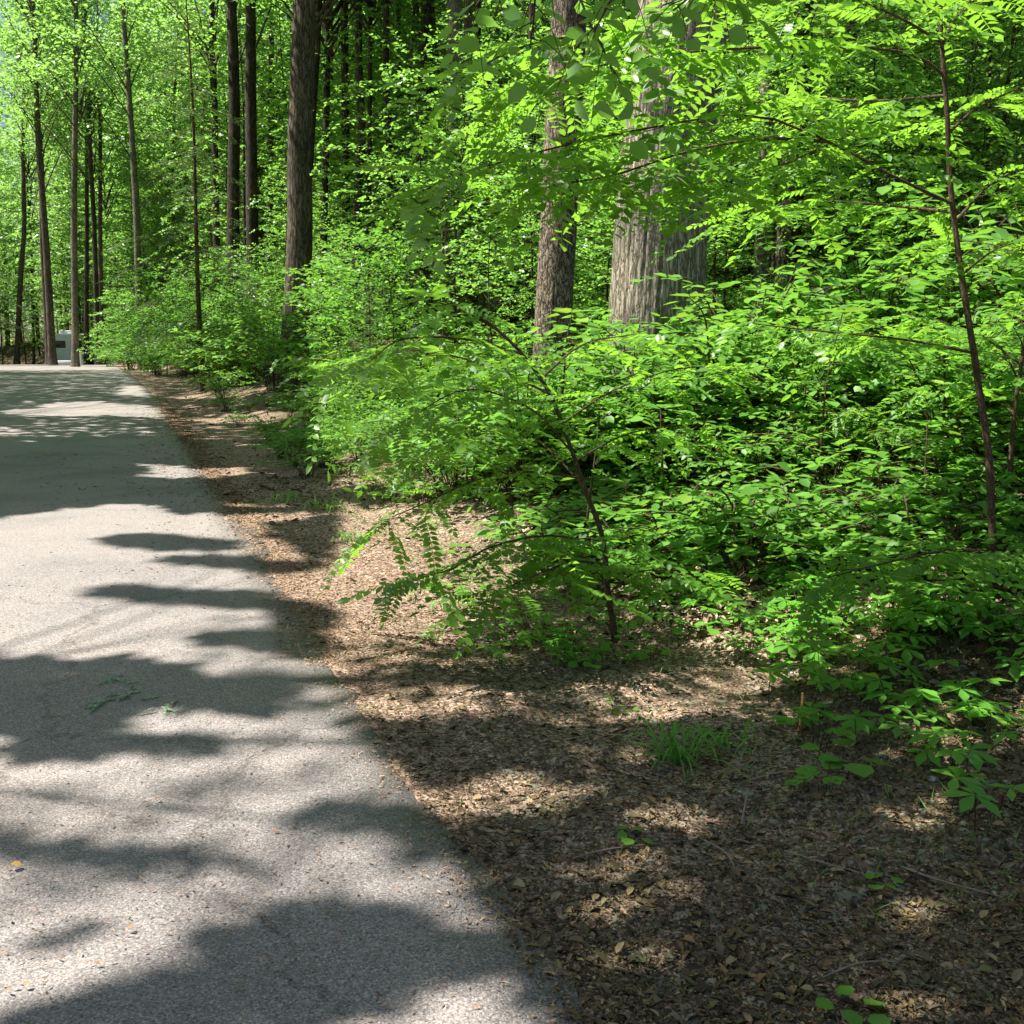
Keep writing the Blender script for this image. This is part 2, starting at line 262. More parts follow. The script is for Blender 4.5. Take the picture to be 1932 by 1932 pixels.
# ------------------------------------------------------------------ leaves
T6 = np.array([(0, 0, 0), (.5, .28, .05), (.46, .66, .03), (0, 1, -.06), (-.46, .66, .03), (-.5, .28, .05)])
F6 = np.array([(0, 1, 2, 3), (0, 3, 4, 5)])
T4 = np.array([(0, 0, 0), (.5, .45, .05), (0, 1, -.04), (-.5, .45, .05)]); F4 = np.array([(0, 1, 2, 3)])
def compound_t(rs, n=8, droop=.25, ll=.17, lw=.095):
    V = []; Fq = []; k = 0
    V.append(np.array([(-.006, 0, 0), (.006, 0, 0), (.005, .5, -droop*.25), (-.005, .5, -droop*.25), (.004, 1, -droop), (-.004, 1, -droop)])); Fq.append(np.array([(0, 1, 2, 3), (3, 2, 4, 5)])); k = 6
    for i in range(n*2+1):
        if i < n*2:
            t = .14+.8*(i//2)/(n-1) if n > 1 else .5; sd = 1 if i % 2 else -1; ang = sd*radians(rs.uniform(58, 82)); s = ll*rs.uniform(.85, 1.1)*(1-.25*abs(t-.5))
        else: t = 1.; ang = rs.uniform(-.2, .2); s = ll*1.05; sd = 0
        q = T6*np.array([s*lw/ll, s, s]); roll = rs.uniform(-.5, .5); q = q.copy(); x = q[:, 0]*cos(roll)-q[:, 2]*sin(roll); z = q[:, 0]*sin(roll)+q[:, 2]*cos(roll)-q[:, 1]*rs.uniform(-.05, .4)
        X = x*cos(ang)+q[:, 1]*sin(ang)*1.0; Y = -x*sin(ang)+q[:, 1]*cos(ang)
        V.append(np.stack([X, Y+t, z-droop*t*t], -1)); Fq.append(F6+k); k += 6
    return np.concatenate(V), np.concatenate(Fq)
_r = np.random.RandomState(11)
COMP = [compound_t(_r, _r.randint(8, 11), _r.uniform(.15, .6)) for _ in range(8)]
def palm_t(rs, n=5):
    V = []; Fq = []; k = 0
    T = np.array([(0, 0, 0), (.3, .35, .03), (.5, .66, .02), (0, 1.05, -.1), (-.5, .66, .02), (-.3, .35, .03)])
    for i in range(n):
        a = radians(-125+250*i/(n-1))+rs.uniform(-.12, .12); s = rs.uniform(.85, 1.1)*(1 if abs(a) < 1.6 else .75); q = T*np.array([s*.46, s, s])
        V.append(np.stack([q[:, 0]*cos(a)+q[:, 1]*sin(a), -q[:, 0]*sin(a)+q[:, 1]*cos(a), q[:, 2]-q[:, 1]*rs.uniform(0, .2)], -1)); Fq.append(F6+k); k += 6
    return np.concatenate(V), np.concatenate(Fq)
PALM = [palm_t(_r) for _ in range(5)]
# lobed leaf (tulip / maple like), one quad pair per lobe
def lobed_t():
    V = []; Fq = []; k = 0
    for a, s in ((0, 1), (.85, .85), (-.85, .85), (1.8, .55), (-1.8, .55)):
        q = T6*np.array([s*.75, s, s]); V.append(np.stack([q[:, 0]*cos(a)+q[:, 1]*sin(a), -q[:, 0]*sin(a)+q[:, 1]*cos(a)+.25, q[:, 2]+k*.0004], -1)); Fq.append(F6+k); k += 6
    return np.concatenate(V), np.concatenate(Fq)
LOB = [lobed_t()]
class Leaves:
    def __init__(s): s.c = []; s.a = []; s.n = []; s.l = []; s.w = []
    def add(s, c, a, n, l, w=None):
        c = np.atleast_2d(c); k = len(c); s.c.append(c); s.a.append(np.broadcast_to(a, (k, 3))); s.n.append(np.broadcast_to(n, (k, 3))); l = np.broadcast_to(l, k); s.l.append(l); s.w.append(np.broadcast_to(l*.6 if w is None else w, k))
    def geo(s, T=None, rs=None):
        c = np.concatenate(s.c); a = unit(np.concatenate(s.a)); n = np.concatenate(s.n); l = np.concatenate(s.l); wd = np.concatenate(s.w)
        x = unit(np.cross(a, n)); n = np.cross(x, a); T = T or [(T6, F6)]; ch = (rs or np.random.RandomState(3)).randint(0, len(T), len(c)); parts = []
        for i, (tv, tf) in enumerate(T):
            m = ch == i
            if not m.any(): continue
            V = c[m][:, None]+tv[None, :, 0:1]*wd[m][:, None, None]*x[m][:, None]+tv[None, :, 1:2]*l[m][:, None, None]*a[m][:, None]+tv[None, :, 2:3]*l[m][:, None, None]*n[m][:, None]
            Fq = tf[None]+(np.arange(m.sum())*len(tv))[:, None, None]; parts.append((V.reshape(-1, 3), Fq.reshape(-1, tf.shape[1])))
        return join(parts)
def upn(rs, k, j=.35):
    return unit(np.stack([rs.randn(k)*j, rs.randn(k)*j, np.ones(k)], -1))
UP = np.array([0, 0, 1.])
def twig_leaves(lv, rs, p0, dr, ln, n, L, W, droop=.15, jit=.3, ang=(.9, .6)):
    """leaves set left and right along a near-level twig"""
    t = (np.arange(n)+.6)/n; sd = np.where(np.arange(n) % 2, 1., -1.); dr = unit(np.asarray(dr)); side = unit(np.cross(dr, UP))
    c = p0+dr*(t*ln)[:, None]-UP*(droop*ln*t*t)[:, None]
    a = dr*ang[1]+side*(sd*ang[0])[:, None]+rs.randn(n, 3)*.22-UP*rs.uniform(0, .3, n)[:, None]
    lv.add(c, a, upn(rs, n, jit), L*rs.uniform(.5, 1.25, n), W*rs.uniform(.6, 1.2, n))
    return c
def limb_foliage(lv, tubes, rs, pts, twig, spacing, nleaf, L, W, start=.15, compound=False, rt=.003, flat=.15, drop=.15, jit=.3, tip=.45):
    """sprays of level twigs along a limb"""
    pts = np.asarray(pts); seg = np.linalg.norm(np.diff(pts, axis=0), axis=1); cum = np.concatenate([[0], np.cumsum(seg)]); tot = cum[-1]
    n = max(2, int(tot*(1-start)/spacing)); sd = 1
    for i in range(n):
        s = tot*(start+(1-start)*(i+.5)/n); p = np.array([np.interp(s, cum, pts[:, k]) for k in range(3)]); q = np.array([np.interp(min(s+.1, tot), cum, pts[:, k]) for k in range(3)]); p2 = np.array([np.interp(max(s-.1, 0), cum, pts[:, k]) for k in range(3)])
        d = unit(q-p2); side = unit(np.cross(d, UP)+1e-6); sd = -sd; f = 1-(1-tip)*s/tot
        dr = d*rs.uniform(.3, .9)+side*sd*rs.uniform(.6, 1.1)+UP*rs.uniform(-flat, flat*1.6); ln = twig*f*rs.uniform(.6, 1.2)
        k = max(3, int(nleaf*f*ln/twig)); twig_leaves(lv, rs, p, dr, ln, k, L, W, drop, jit)
        if tubes is not None:
            dr = unit(dr); t = np.linspace(0, 1, 4); tubes.append(tube(p+dr*(t*ln)[:, None]-UP*(drop*ln*t*t)[:, None], np.linspace(rt, rt*.4, 4), 3))
    twig_leaves(lv, rs, pts[-1], pts[-1]-pts[-2], twig*.5, max(3, nleaf//2), L, W, drop, jit)

# ------------------------------------------------------------------ plant builders (each returns mesh data for wood and leaves)
def crown_tree(seed, h, z0, rad, nlimb, twig, nleaf, L, trunk_r, spacing=.3, T=None, top_taper=.35, mat_l=None, bark=None, droop=.1, seg=10, fine=True, rise=.35, jit=.75):
    rs = np.random.RandomState(seed); lv = Leaves(); tb = []
    bend = np.array([(0, 0, -.3), (0, 0, 0), (rs.randn()*.012*h, rs.randn()*.012*h, h*.4), (rs.randn()*.02*h, rs.randn()*.02*h, h*.72), (rs.randn()*.03*h, rs.randn()*.03*h, h*.98)])
    tp = curve(bend, 20); tr = np.interp(tp[:, 2], [-.3, .0, .3, h*.6, h], [trunk_r*1.5, trunk_r*1.35, trunk_r, trunk_r*.55, trunk_r*.08]); tb.append(tube(tp, tr, seg, .02, rs))
    for i in range(nlimb):
        z = z0+(h-z0)*((i+rs.rand())/nlimb)**.9; f = (z-z0)/(h-z0); R = rad*(.55+.6*math.sin(pi*min(1, f*.8+.15)))*(1-f*top_taper)*rs.uniform(.6, 1.15)
        if f > .85: R *= .7
        az = i*2.4+rs.uniform(-.5, .5); p0 = np.array([np.interp(z*.97, tp[:, 2], tp[:, k]) for k in range(3)]); d = np.array([cos(az), sin(az), 0]); ri = rise*R*rs.uniform(.3, 1.3)
        pts = curve([p0, p0+d*R*.4+UP*ri*.7, p0+d*R*.75+UP*ri+rs.randn(3)*.05*R, p0+d*R+UP*ri*.85+rs.randn(3)*.05*R], 7)
        tb.append(tube(pts, np.linspace(trunk_r*.3*(1-f*.5), .006, 7), 4))
        limb_foliage(lv, tb if fine else None, rs, pts, twig, spacing, nleaf, L, L*.62, .18, drop=droop, flat=.5, jit=jit)
    return join(tb), lv.geo(T or [(T4*np.array([1.25, 1, 1]), F4)], rs)
def shrub(seed, h, rad, nb, twig, nleaf, L, spacing=.14, T=None, W=None):
    rs = np.random.RandomState(seed); lv = Leaves(); tb = []
    for i in range(nb):
        az = i*2.4+rs.uniform(-.4, .4); d = np.array([cos(az), sin(az), 0]); R = rad*rs.uniform(.35, 1.05); H = h*rs.uniform(.5, 1.05)*(1-.35*R/rad)
        b = d*rs.uniform(0, .12); pts = curve([b-UP*.05, b+d*R*.18+UP*H*.5, b+d*R*.55+UP*H*.9, b+d*R+UP*H*rs.uniform(.8, 1.02)], 8)
        tb.append(tube(pts, np.linspace(.008, .003, 8), 4)); limb_foliage(lv, tb, rs, pts, twig, spacing, nleaf, L, W or L*.6, .3, rt=.002, flat=.12, drop=.12, jit=.28)
    return join(tb), lv.geo(T, rs)
def hemlock(seed, h, rad, z0, r0):
    rs = np.random.RandomState(seed); lv = Leaves(); tb = []; tp = curve([(0, 0, -.3), (0, 0, h*.3), (rs.randn()*.05, rs.randn()*.05, h*.7), (0, 0, h)], 14); tb.append(tube(tp, np.linspace(r0, r0*.15, 14), 7))
    nl = int((h-z0)*6)
    for i in range(nl):
        z = z0+(h-z0)*(i+rs.rand())/nl; f = (z-z0)/(h-z0); R = rad*(1-f)**.8*rs.uniform(.5, 1.1)+.2; az = i*2.4+rs.uniform(-.4, .4); d = np.array([cos(az), sin(az), 0])
        p0 = np.array([0, 0, z]); pts = curve([p0, p0+d*R*.4+UP*R*.12, p0+d*R*.8, p0+d*R-UP*R*.12], 6); tb.append(tube(pts, np.linspace(.012, .003, 6), 3))
        # feathery level sprays, each twig carries many short needles
        n = max(4, int(R/.09))
        for k in range(n):
            s = (k+.6)/n; p = pts[0]*0+np.array([np.interp(s, np.linspace(0, 1, 6), pts[:, q]) for q in range(3)]); sd = 1 if k % 2 else -1
            dr = unit(d*.6+np.cross(d, UP)*sd*.9-UP*rs.uniform(.0, .5)); ln = .12+.4*R*(1-s)*.5+.15*rs.rand(); m = max(5, int(ln/.015))
            t = np.arange(m)/m; c = p+dr*(t*ln)[:, None]-UP*(.3*ln*t*t)[:, None]; s2 = np.where(np.arange(m) % 2, 1., -1.); a = dr*.7+np.cross(dr, UP)*s2[:, None]*.8+rs.randn(m, 3)*.15
            lv.add(c, a, upn(rs, m, .5), .08*rs.uniform(.7, 1.3, m), .026)
    return join(tb), lv.geo([(T4, F4)], rs)
def protos(fn, name, specs, lm, wm):
    out = []
    for a in specs:
        wd, lf = fn(*a[0], **a[1]); mw = smooth(mesh(name+'_wood', *wd)); mw.materials.append(wm); ml = mesh(name+'_leaves', *lf); ml.materials.append(lm); out.append((mw, ml))
    return out
def plant(name, pr, loc, label, cat, group, rz=0, sc=1, wood='trunk', leaf='crown', tilt=0):
    o = root(name, loc, label, cat, group, rz, sc); o.rotation_euler = (tilt*cos(rz*3), tilt*sin(rz*5), rz)
    link(wood, pr[0], parent=o); link(leaf, pr[1], parent=o); return o
PR_L = protos(crown_tree, 'tall_leafy', [((s, h, z0, R, 80, 1.5, 26, .27, .16), dict(spacing=.42, fine=False)) for s, h, z0, R in [(21, 24, 2.5, 4.2), (22, 27, 4, 4.6), (23, 21, 1.5, 4.0), (24, 29, 6, 4.4)]], M_CAN, M_BARK)
PR_M = protos(crown_tree, 'mid_leafy', [((s, h, z0, R, 64, .9, 22, .16, .08), dict(spacing=.27, fine=False)) for s, h, z0, R in [(31, 14, 2, 3.0), (32, 16, 3, 3.2), (33, 12, 1.2, 2.8), (34, 15, 1.5, 2.6)]], M_UND, M_BARK)
PR_U = protos(crown_tree, 'small_leafy', [((s, h, z0, R, 46, .6, 17, .105, .035), dict(spacing=.18, fine=False, jit=.55)) for s, h, z0, R in [(41, 6.5, .9, 2.0), (42, 8, 1.4, 2.3), (43, 5.2, .6, 1.9), (44, 7.2, 2.2, 2.2)]], M_UND, M_BARK_D)
PR_T = protos(crown_tree, 'thicket', [((s, h, .15, R, 44, .55, 14, .14, .02), dict(spacing=.2, fine=False, jit=.45, top_taper=.2)) for s, h, R in [(45, 3.4, 1.7), (46, 2.6, 1.6), (47, 4.2, 1.9)]], M_SHR, M_BARK_D)
PR_S = protos(shrub, 'bush', [((51, 1.25, 1.0, 24, .34, 10, .105), {}), ((52, .95, .95, 22, .3, 10, .09), {}), ((53, 1.5, 1.05, 26, .36, 10, .115), {}), ((54, .75, .85, 20, .26, 10, .08), {}), ((56, 1.2, .9, 18, .32, 8, .13), {})], M_SHR, M_TWIG)
PR_LOW = protos(shrub, 'low_growth', [((57, .36, .42, 11, .18, 6, .085), {}), ((58, .28, .38, 10, .16, 6, .075), {}), ((59, .45, .4, 9, .2, 5, .11), {})], M_SHR, M_TWIG)
PR_C = protos(shrub, 'feather_bush', [((61, 1.3, 1.0, 14, .34, 6, .23), dict(T=COMP, W=.23)), ((62, 1.0, .9, 14, .3, 6, .21), dict(T=COMP, W=.21))], M_LOC, M_TWIG)
PR_H = protos(hemlock, 'hemlock', [((71, 9, 2.3, 1.0, .07), {}), ((72, 13, 2.8, 2.0, .11), {})], M_HEM, M_BARK_R)
def canopy_crown(seed, h0, h1, rad, ncl, per, L):
    rs = np.random.RandomState(seed); lv = Leaves(); tb = []
    for i in range(ncl):
        az = rs.uniform(0, 6.3); R = rad*math.sqrt(rs.rand()); z = rs.uniform(h0, h1); c = np.array([cos(az)*R, sin(az)*R, z]); k = int(per*rs.uniform(.5, 1.5))
        p = c+rs.randn(k, 3)*np.array([.8, .8, .35]); a = rs.randn(k, 3); a[:, 2] *= .3; lv.add(p, a, upn(rs, k, .5), L*rs.uniform(.7, 1.2, k))
        tb.append(tube(curve([(0, 0, z-R*.6-1), c*np.array([.5, .5, 1])-UP*R*.25, c], 5), np.linspace(.05, .008, 5), 4))
    return join(tb), lv.geo([(T4*np.array([1.25, 1, 1]), F4)], rs)
PR_K = [];
for a in [(81, 13, 24, 4.5, 30, 230, .24), (82, 15, 26, 4, 28, 230, .24), (83, 12, 22, 4.8, 30, 230, .24)]:
    wd, lf = canopy_crown(*a); mw = smooth(mesh('crown_limbs', *wd)); mw.materials.append(M_BARK); ml = mesh('crown_leaves', *lf); ml.materials.append(M_CAN); PR_K.append((mw, ml))

# ------------------------------------------------------------------ the named trunks
rsT = np.random.RandomState(99)
def trunk_tree(name, pts, d, wpx, bark, label, crown=True, cat='tree', seg=18, top=22, flare=1.35, rough=.015, ridged=False, group=None):
    """pts: picture points of the trunk's centre line, top first; d: distance; wpx: width in the picture"""
    pw = np.array([P(x, y, d) for x, y in pts][::-1]); b = pw[0]; gz = float(height(b[0], b[1])); base = np.array([b[0]-(pw[1][0]-b[0])/(pw[1][2]-b[2])*(b[2]-gz) if len(pw) > 1 else b[0], b[1], gz]) if b[2] > gz else b*np.array([1, 1, 0])+UP*gz
    r0 = wpx/2/F*d; o = root(name, base, label, cat, group); L = [base-UP*.25, base] + [p for p in pw if p[2] > gz+.4]
    sl = (L[-1]-L[2])/(L[-1][2]-L[2][2]) if len(L) > 3 else UP; sl = np.array([sl[0]*.6, sl[1], 1.]); t = L[-1].copy()
    for z in np.linspace(t[2]+2.5, max(top, t[2]+3), 4): L.append(np.array([t[0]+sl[0]*(z-t[2])+rsT.randn()*.05, t[1]+rsT.randn()*.1, z]))
    L = np.array(L)-base; L[3:] += rsT.randn(len(L)-3, 3)*np.array([.035, .035, 0])*min(1, d/40); n = 120 if ridged else 44
    tp = curve(L, n*2); zz = np.linspace(L[0][2], L[-1][2], n); tp = np.stack([np.interp(zz, tp[:, 2], tp[:, k]) for k in range(3)], -1)
    rr = r0*np.interp(zz, [-.3, 0, .25, .9, 2, max(top*.6, 3), top], [flare*1.2, flare, flare*.85+.15, 1.04, 1.0, .72, .25]); lob = None
    if ridged:
        sg = seg; a = np.arange(sg)*2*pi/sg; lob = np.ones((n, sg))
        for q, (fr, am) in enumerate([(3, .008), (5, .006), (37, .007), (53, .007), (71, .006)]):
            lob += am*np.sin(fr*a[None]+q*1.7+np.sin(zz*(.8+q*.3))[:, None]*(1.2 if fr > 20 else .3))
        lob += rsT.randn(n, sg)*.006
        lob += (.10*np.exp(-np.clip(zz, 0, 9)/.5))[:, None]*np.sin(5*a+1)[None]
    V, Fq = tube(tp, rr, seg, 0 if ridged else rough, rsT, lob); link('trunk', smooth(mesh('trunk', V, Fq)), bark, o)
    if crown:
        k = rsT.randint(3); c = L[-1]; w_ = link('limbs', PR_K[k][0], parent=o, loc=(c[0]*.8, c[1]*.8, 0)); l_ = link('crown', PR_K[k][1], parent=o, loc=(c[0]*.8, c[1]*.8, 0)); sz = top/24; w_.scale = l_.scale = (1, 1, sz); rz = rsT.rand()*6; w_.rotation_euler = l_.rotation_euler = (0, 0, rz)
    return o, base
BK = {}
def tt(*a, **k): o, b = trunk_tree(*a, **k); return o
tt('big_tree', [(1283, 60), (1262, 250), (1248, 400), (1240, 540)], 11, 168, M_BARK_BIG, 'huge thick tree trunk with deeply ridged grey brown bark, the widest in the wood', seg=220, ridged=True, flare=1.12)
tt('plated_tree', [(1072, 60), (1062, 250), (1052, 420), (1046, 560)], 14, 68, M_BARK_PLATE, 'dark trunk with pale flaky plates near its foot, just left of the widest trunk', seg=96, ridged=True)
tt('tall_tree', [(576, 0), (568, 250), (559, 450), (556, 640)], 29, 48, M_BARK, 'tall straight brown trunk at the roadside bank, the thickest on the left half', seg=96, ridged=True)
T = [  # pts, d, width, bark, label
 ([(601, 0), (596, 120), (585, 300)], 36, 14, M_BARK_D, 'thin dark trunk half hidden right behind the tall straight roadside trunk'),
 ([(436, 0), (438, 200), (440, 400)], 45, 25, M_BARK_D, 'dark trunk rising behind the tip of the hemlock, left one of a close pair'),
 ([(470, 0), (474, 200), (476, 420)], 44, 24, M_BARK_D, 'dark leaning trunk, right one of a close pair left of the tall roadside trunk'),
 ([(513, 0), (511, 200)], 55, 14, M_BARK_D, 'slim dark far trunk between the close pair and the tall roadside trunk'),
 ([(619, 60), (617, 220), (612, 400)], 40, 14, M_BARK_D, 'slender dark trunk just right of the tall roadside trunk'),
 ([(801, 60), (800, 200), (798, 330)], 34, 26, M_BARK_D, 'dark brown trunk left of the grey mottled trunk in mid wood'),
 ([(860, 0), (858, 150), (853, 300)], 30, 32, M_BARK_L, 'stout mottled grey trunk behind the tips of the locust branches'),
 ([(885, 0), (880, 150), (874, 300)], 33, 19, M_BARK_L, 'paler slim trunk right beside the stout mottled grey trunk'),
 ([(905, 60), (902, 200), (900, 300)], 42, 9, M_BARK_D, 'very thin dark trunk right of the pale grey pair'),
 ([(654, 260), (653, 390)], 40, 16, M_BARK_D, 'short visible dark trunk, first of the cluster deep in mid wood'),
 ([(676, 260), (674, 400)], 38, 17, M_BARK, 'brown trunk in the mid wood cluster with sun on its left edge'),
 ([(699, 180), (698, 300), (696, 410)], 36, 9, M_BARK_D, 'pole thin dark trunk standing right in the mid wood cluster'),
 ([(733, 300), (731, 450)], 34, 13, M_BARK_D, 'dark slim trunk right of the mid wood cluster'),
 ([(751, 350), (749, 460)], 38, 11, M_BARK_D, 'low seen thin trunk next to the dark slim one right of the cluster'),
 ([(143, 0), (143, 150), (142, 400), (142, 620)], 66, 13, M_BARK_L, 'straight pale trunk in front of the parked camper, sunlit to its foot'),
 ([(60, 0), (72, 250), (86, 450), (97, 640)], 74, 14, M_BARK, 'leaning brown trunk that stands at the road crest'),
 ([(78, 330), (80, 450), (89, 620)], 80, 11, M_BARK, 'second brown trunk just left of the leaning one at the crest'),
 ([(163, 100), (163, 350), (163, 600)], 84, 9, M_BARK_D, 'thin dark trunk right of the pale trunk by the camper'),
 ([(176, 380), (179, 500), (183, 610)], 78, 10, M_BARK_D, 'dark upright trunk right of the camper, left one of two touching'),
 ([(188, 250), (189, 450), (191, 610)], 82, 9, M_BARK, 'brown upright trunk right of the camper, right one of two touching'),
 ([(235, 60), (247, 240), (256, 420), (261, 530)], 60, 13, M_BARK_L, 'pale grey trunk leaning right above the roadside bushes left of the hemlock'),
 ([(44, 430), (38, 520), (33, 650)], 86, 10, M_BARK, 'crooked brown trunk near the left edge beyond the road'),
 ([(1448, 60), (1446, 150), (1444, 240)], 20, 30, M_BARK_L, 'pale sunlit trunk with dark scars right of the widest trunk'),
 ([(1512, 60), (1506, 180), (1502, 240)], 22, 44, M_BARK_D, 'wide dark shaded trunk right of the pale scarred trunk'),
 ([(1608, 0), (1606, 120), (1600, 250), (1592, 450)], 24, 18, M_BARK_D, 'slim dark trunk left of the tall right hand sapling, deep in the wood'),
 ([(404, 180), (406, 300)], 50, 14, M_BARK_D, 'black looking trunk directly right of the hemlock stem'),
 ([(1700, 60), (1698, 240)], 32, 14, M_BARK_D, 'thin shadowed trunk seen right through the locust leaves near the sapling fork'),
 ([(1002, 120), (1000, 380)], 27, 13, M_BARK_D, 'thin dark trunk left of the plated trunk, behind the locust leaves'),
]
for pts, d, wp, bk, lb in T: tt('forest_tree', pts, d, wp, bk, lb, seg=14, top=24 if d < 60 else 27)
# broken slanting limb hung between two trees by the hemlock
# ------------------------------------------------------------------ leafy trees filling the wood
rs = np.random.RandomState(7)
REG = [(150, 'beyond the road crest at left'), (420, 'behind the roadside bushes'), (600, 'around the tall roadside trunk'), (980, 'between the tall and the plated trunk'), (1330, 'behind the widest trunk'), (1700, 'behind the right hand locust limbs'), (9500, 'at far right behind the forked sapling')]
def region(px):
    for x, t in REG:
        if px < x: return t
def fill(n, prs, name, dr, pxr, lab, cat, sc, minu=5, grp='x', off=False):
    made = 0; tr = 0
    while made < n and tr < n*60:
        tr += 1; px = rs.uniform(*pxr); d = rs.uniform(dr[0]**.8, dr[1]**.8)**(1/.8); X = (px-966)/F*d; u = float(uof(X, d))
        if -ROADW-3 < u < minu: continue
        if ok(X, d) is False: continue
        ttl = region(px); plant(name, prs[rs.randint(len(prs))], (X, d, float(height(X, d))-.05), f'{lab} {ttl}', cat, f'{grp} {ttl}', rs.uniform(0, 6.3), rs.uniform(*sc)); used.append((X, d)); made += 1
used = []
KEEP = [(385, 34, 26)]+[(p[0][0], d, 17) for p, d, w_, b_, l_ in T if d < 60]+[(143, 66, 12), (97, 74, 12), (570, 29, 30), (1240, 11, 90), (1045, 14, 42), (1450, 20, 26)]
def ok(X, d):
    px = 966+X/d*F
    for k, dk, wk in KEEP:
        if d < dk and d > 12 and abs(px-k) < wk*.7+.35/d*F and rs.rand() < .6: return False
    return all((X-a)**2+(d-b)**2 > (.022*d)**2+.4 for a, b in used)
fill(76, PR_L, 'tall_leafy_tree', (84, 140), (-420, 420), 'tall bright green tree', 'tree', (.9, 1.25), 5, 'tall bright green trees')
fill(74, PR_L, 'tall_leafy_tree', (56, 115), (200, 2150), 'tall bright green tree', 'tree', (.85, 1.2), 5, 'tall bright green trees')
fill(64, PR_M, 'mid_sized_tree', (82, 115), (-160, 330), 'mid sized sunlit leafy tree', 'tree', (.7, 1.1), 4, 'mid sized sunlit leafy trees')
fill(110, PR_M, 'mid_sized_tree', (32, 62), (230, 2100), 'mid sized sunlit leafy tree', 'tree', (.75, 1.15), 4.5, 'mid sized sunlit leafy trees')
used = []
fill(130, PR_U, 'understory_tree', (16, 40), (420, 2080), 'small thin stemmed leafy tree', 'small tree', (.6, 1.15), 4.5, 'small thin stemmed leafy trees')
used = []
fill(56, PR_U, 'understory_tree', (40, 100), (-60, 640), 'small thin stemmed leafy tree', 'small tree', (.5, .9), 2.6, 'small thin stemmed leafy trees')
used = []
fill(80, PR_S, 'leafy_bush', (40, 100), (-40, 560), 'waist high leafy bush', 'bush', (1.2, 2.4), 1.8, 'waist high leafy bushes')
fill(70, PR_S, 'leafy_bush', (15, 42), (330, 1960), 'waist high leafy bush', 'bush', (1.0, 1.9), 3.4, 'waist high leafy bushes')
# roadside bushes at the bank foot
for i, (px, d, sc_) in enumerate([(430, 33, 1.9), (470, 31, 2.0), (390, 38, 1.9), (350, 44, 1.8), (300, 50, 1.8), (250, 58, 1.6), (210, 66, 1.3), (520, 27, 1.5), (600, 25, 1.4), (640, 22, 1.4), (420, 28, .8), (700, 20, 1.3)]):
    X = (px-966)/F*d; plant('roadside_bush', PR_S[i % 5] if i % 3 else PR_C[i % 2], (X, d, float(height(X, d))), ['rounded leafy bush', 'dense bright bush', 'broad green bush', 'lush bush'][i % 4]+' on the bank between the road and the tall straight trunk', 'bush', 'bushes on the road bank left of the tall trunk', i*1.3, sc_)
for i, (px, d) in enumerate([(600, 47), (625, 58), (655, 50), (690, 44), (715, 54), (745, 46), (775, 41), (640, 66), (700, 68), (760, 62), (820, 44), (530, 62), (495, 66), (450, 60)]):
    X = (px-966)/F*d; plant('mid_sized_tree', PR_M[i % 4], (X, d, float(height(X, d))-.05), 'leafy young canopy tree glowing in the gaps of the mid wood trunk cluster', 'tree', 'leafy trees in the gaps of the trunk cluster', i*1.1, .95+.02*(i % 5))
# the far wood that reads as one mass behind everything
rs = np.random.RandomState(77); lv = Leaves(); k = 110000; pxx = rs.uniform(-700, 2500, k); dd = rs.uniform(135, 185, k); X = (pxx-966)/F*dd; zt = 30+6*np.sin(pxx*.02)+5*np.sin(pxx*.047+2)+np.clip((pxx-100)*.03, -6, 18)
zf = -3+(zt+3)*rs.rand(k)**.9; a = rs.randn(k, 3); lv.add(np.stack([X, dd, zf+height(X, dd)*.5], -1), a, upn(rs, k, .9), rs.uniform(.4, .75, k)); o = link('far_wood', mesh('far_wood', *lv.geo([(T4, F4)], rs)), M_CAN); o['kind'] = 'stuff'; o['label'] = 'far wood closing the view behind the trees'
for i, (px, d, sc_) in enumerate([(250, 60, .75), (285, 55, .7), (320, 50, .75), (355, 46, .65), (395, 42, .6), (430, 38, .62), (465, 36, .6), (500, 34, .5), (525, 33, .5), (600, 31, .5), (640, 28, .55), (690, 25, .5), (480, 30, .42), (420, 32, .4), (370, 40, .42), (620, 25, .4), (220, 68, .6), (740, 23, .5), (300, 48, .4)]):
    X = (px-966)/F*d; plant('bank_sapling', PR_T[i % 3], (X, d, float(height(X, d))-.1), 'young leafy tree in the thicket that hides the foot of the tall roadside trunk', 'small tree', 'young trees in the bank thicket', i*1.7, sc_*1.7)
for i, (px, d, sc_) in enumerate([(990, 9.4, 1.15), (1060, 9.8, 1.2), (1130, 9.2, 1.2), (1200, 9.6, 1.15), (1270, 9.2, 1.2), (1340, 9.7, 1.2), (1410, 9.5, 1.3), (1480, 10.2, 1.3), (1560, 10, 1.4), (1650, 10.5, 1.5), (1740, 10, 1.6), (1840, 10.5, 1.7), (1930, 10, 1.6), (920, 10, 1.1), (860, 10.6, 1.1)]):
    X = (px-966)/F*d; plant('tall_bush', PR_S[[2, 0, 4][i % 3]], (X, d, float(height(X, d))-.05), 'head high bright bush hiding the feet of the plated and the widest trunk', 'bush', 'tall bushes in front of the two big trunks', i*1.3, sc_*.95, wood='stems', leaf='foliage')
for i, (px, d) in enumerate([(152, 80), (112, 81), (20, 84)]):
    X = (px-966)/F*d; plant('crest_bush', PR_S[3], (X, d, float(height(X, d))-.1), 'small bush just beyond the crest in front of the camper', 'bush', 'small bushes beyond the crest', i, .9)
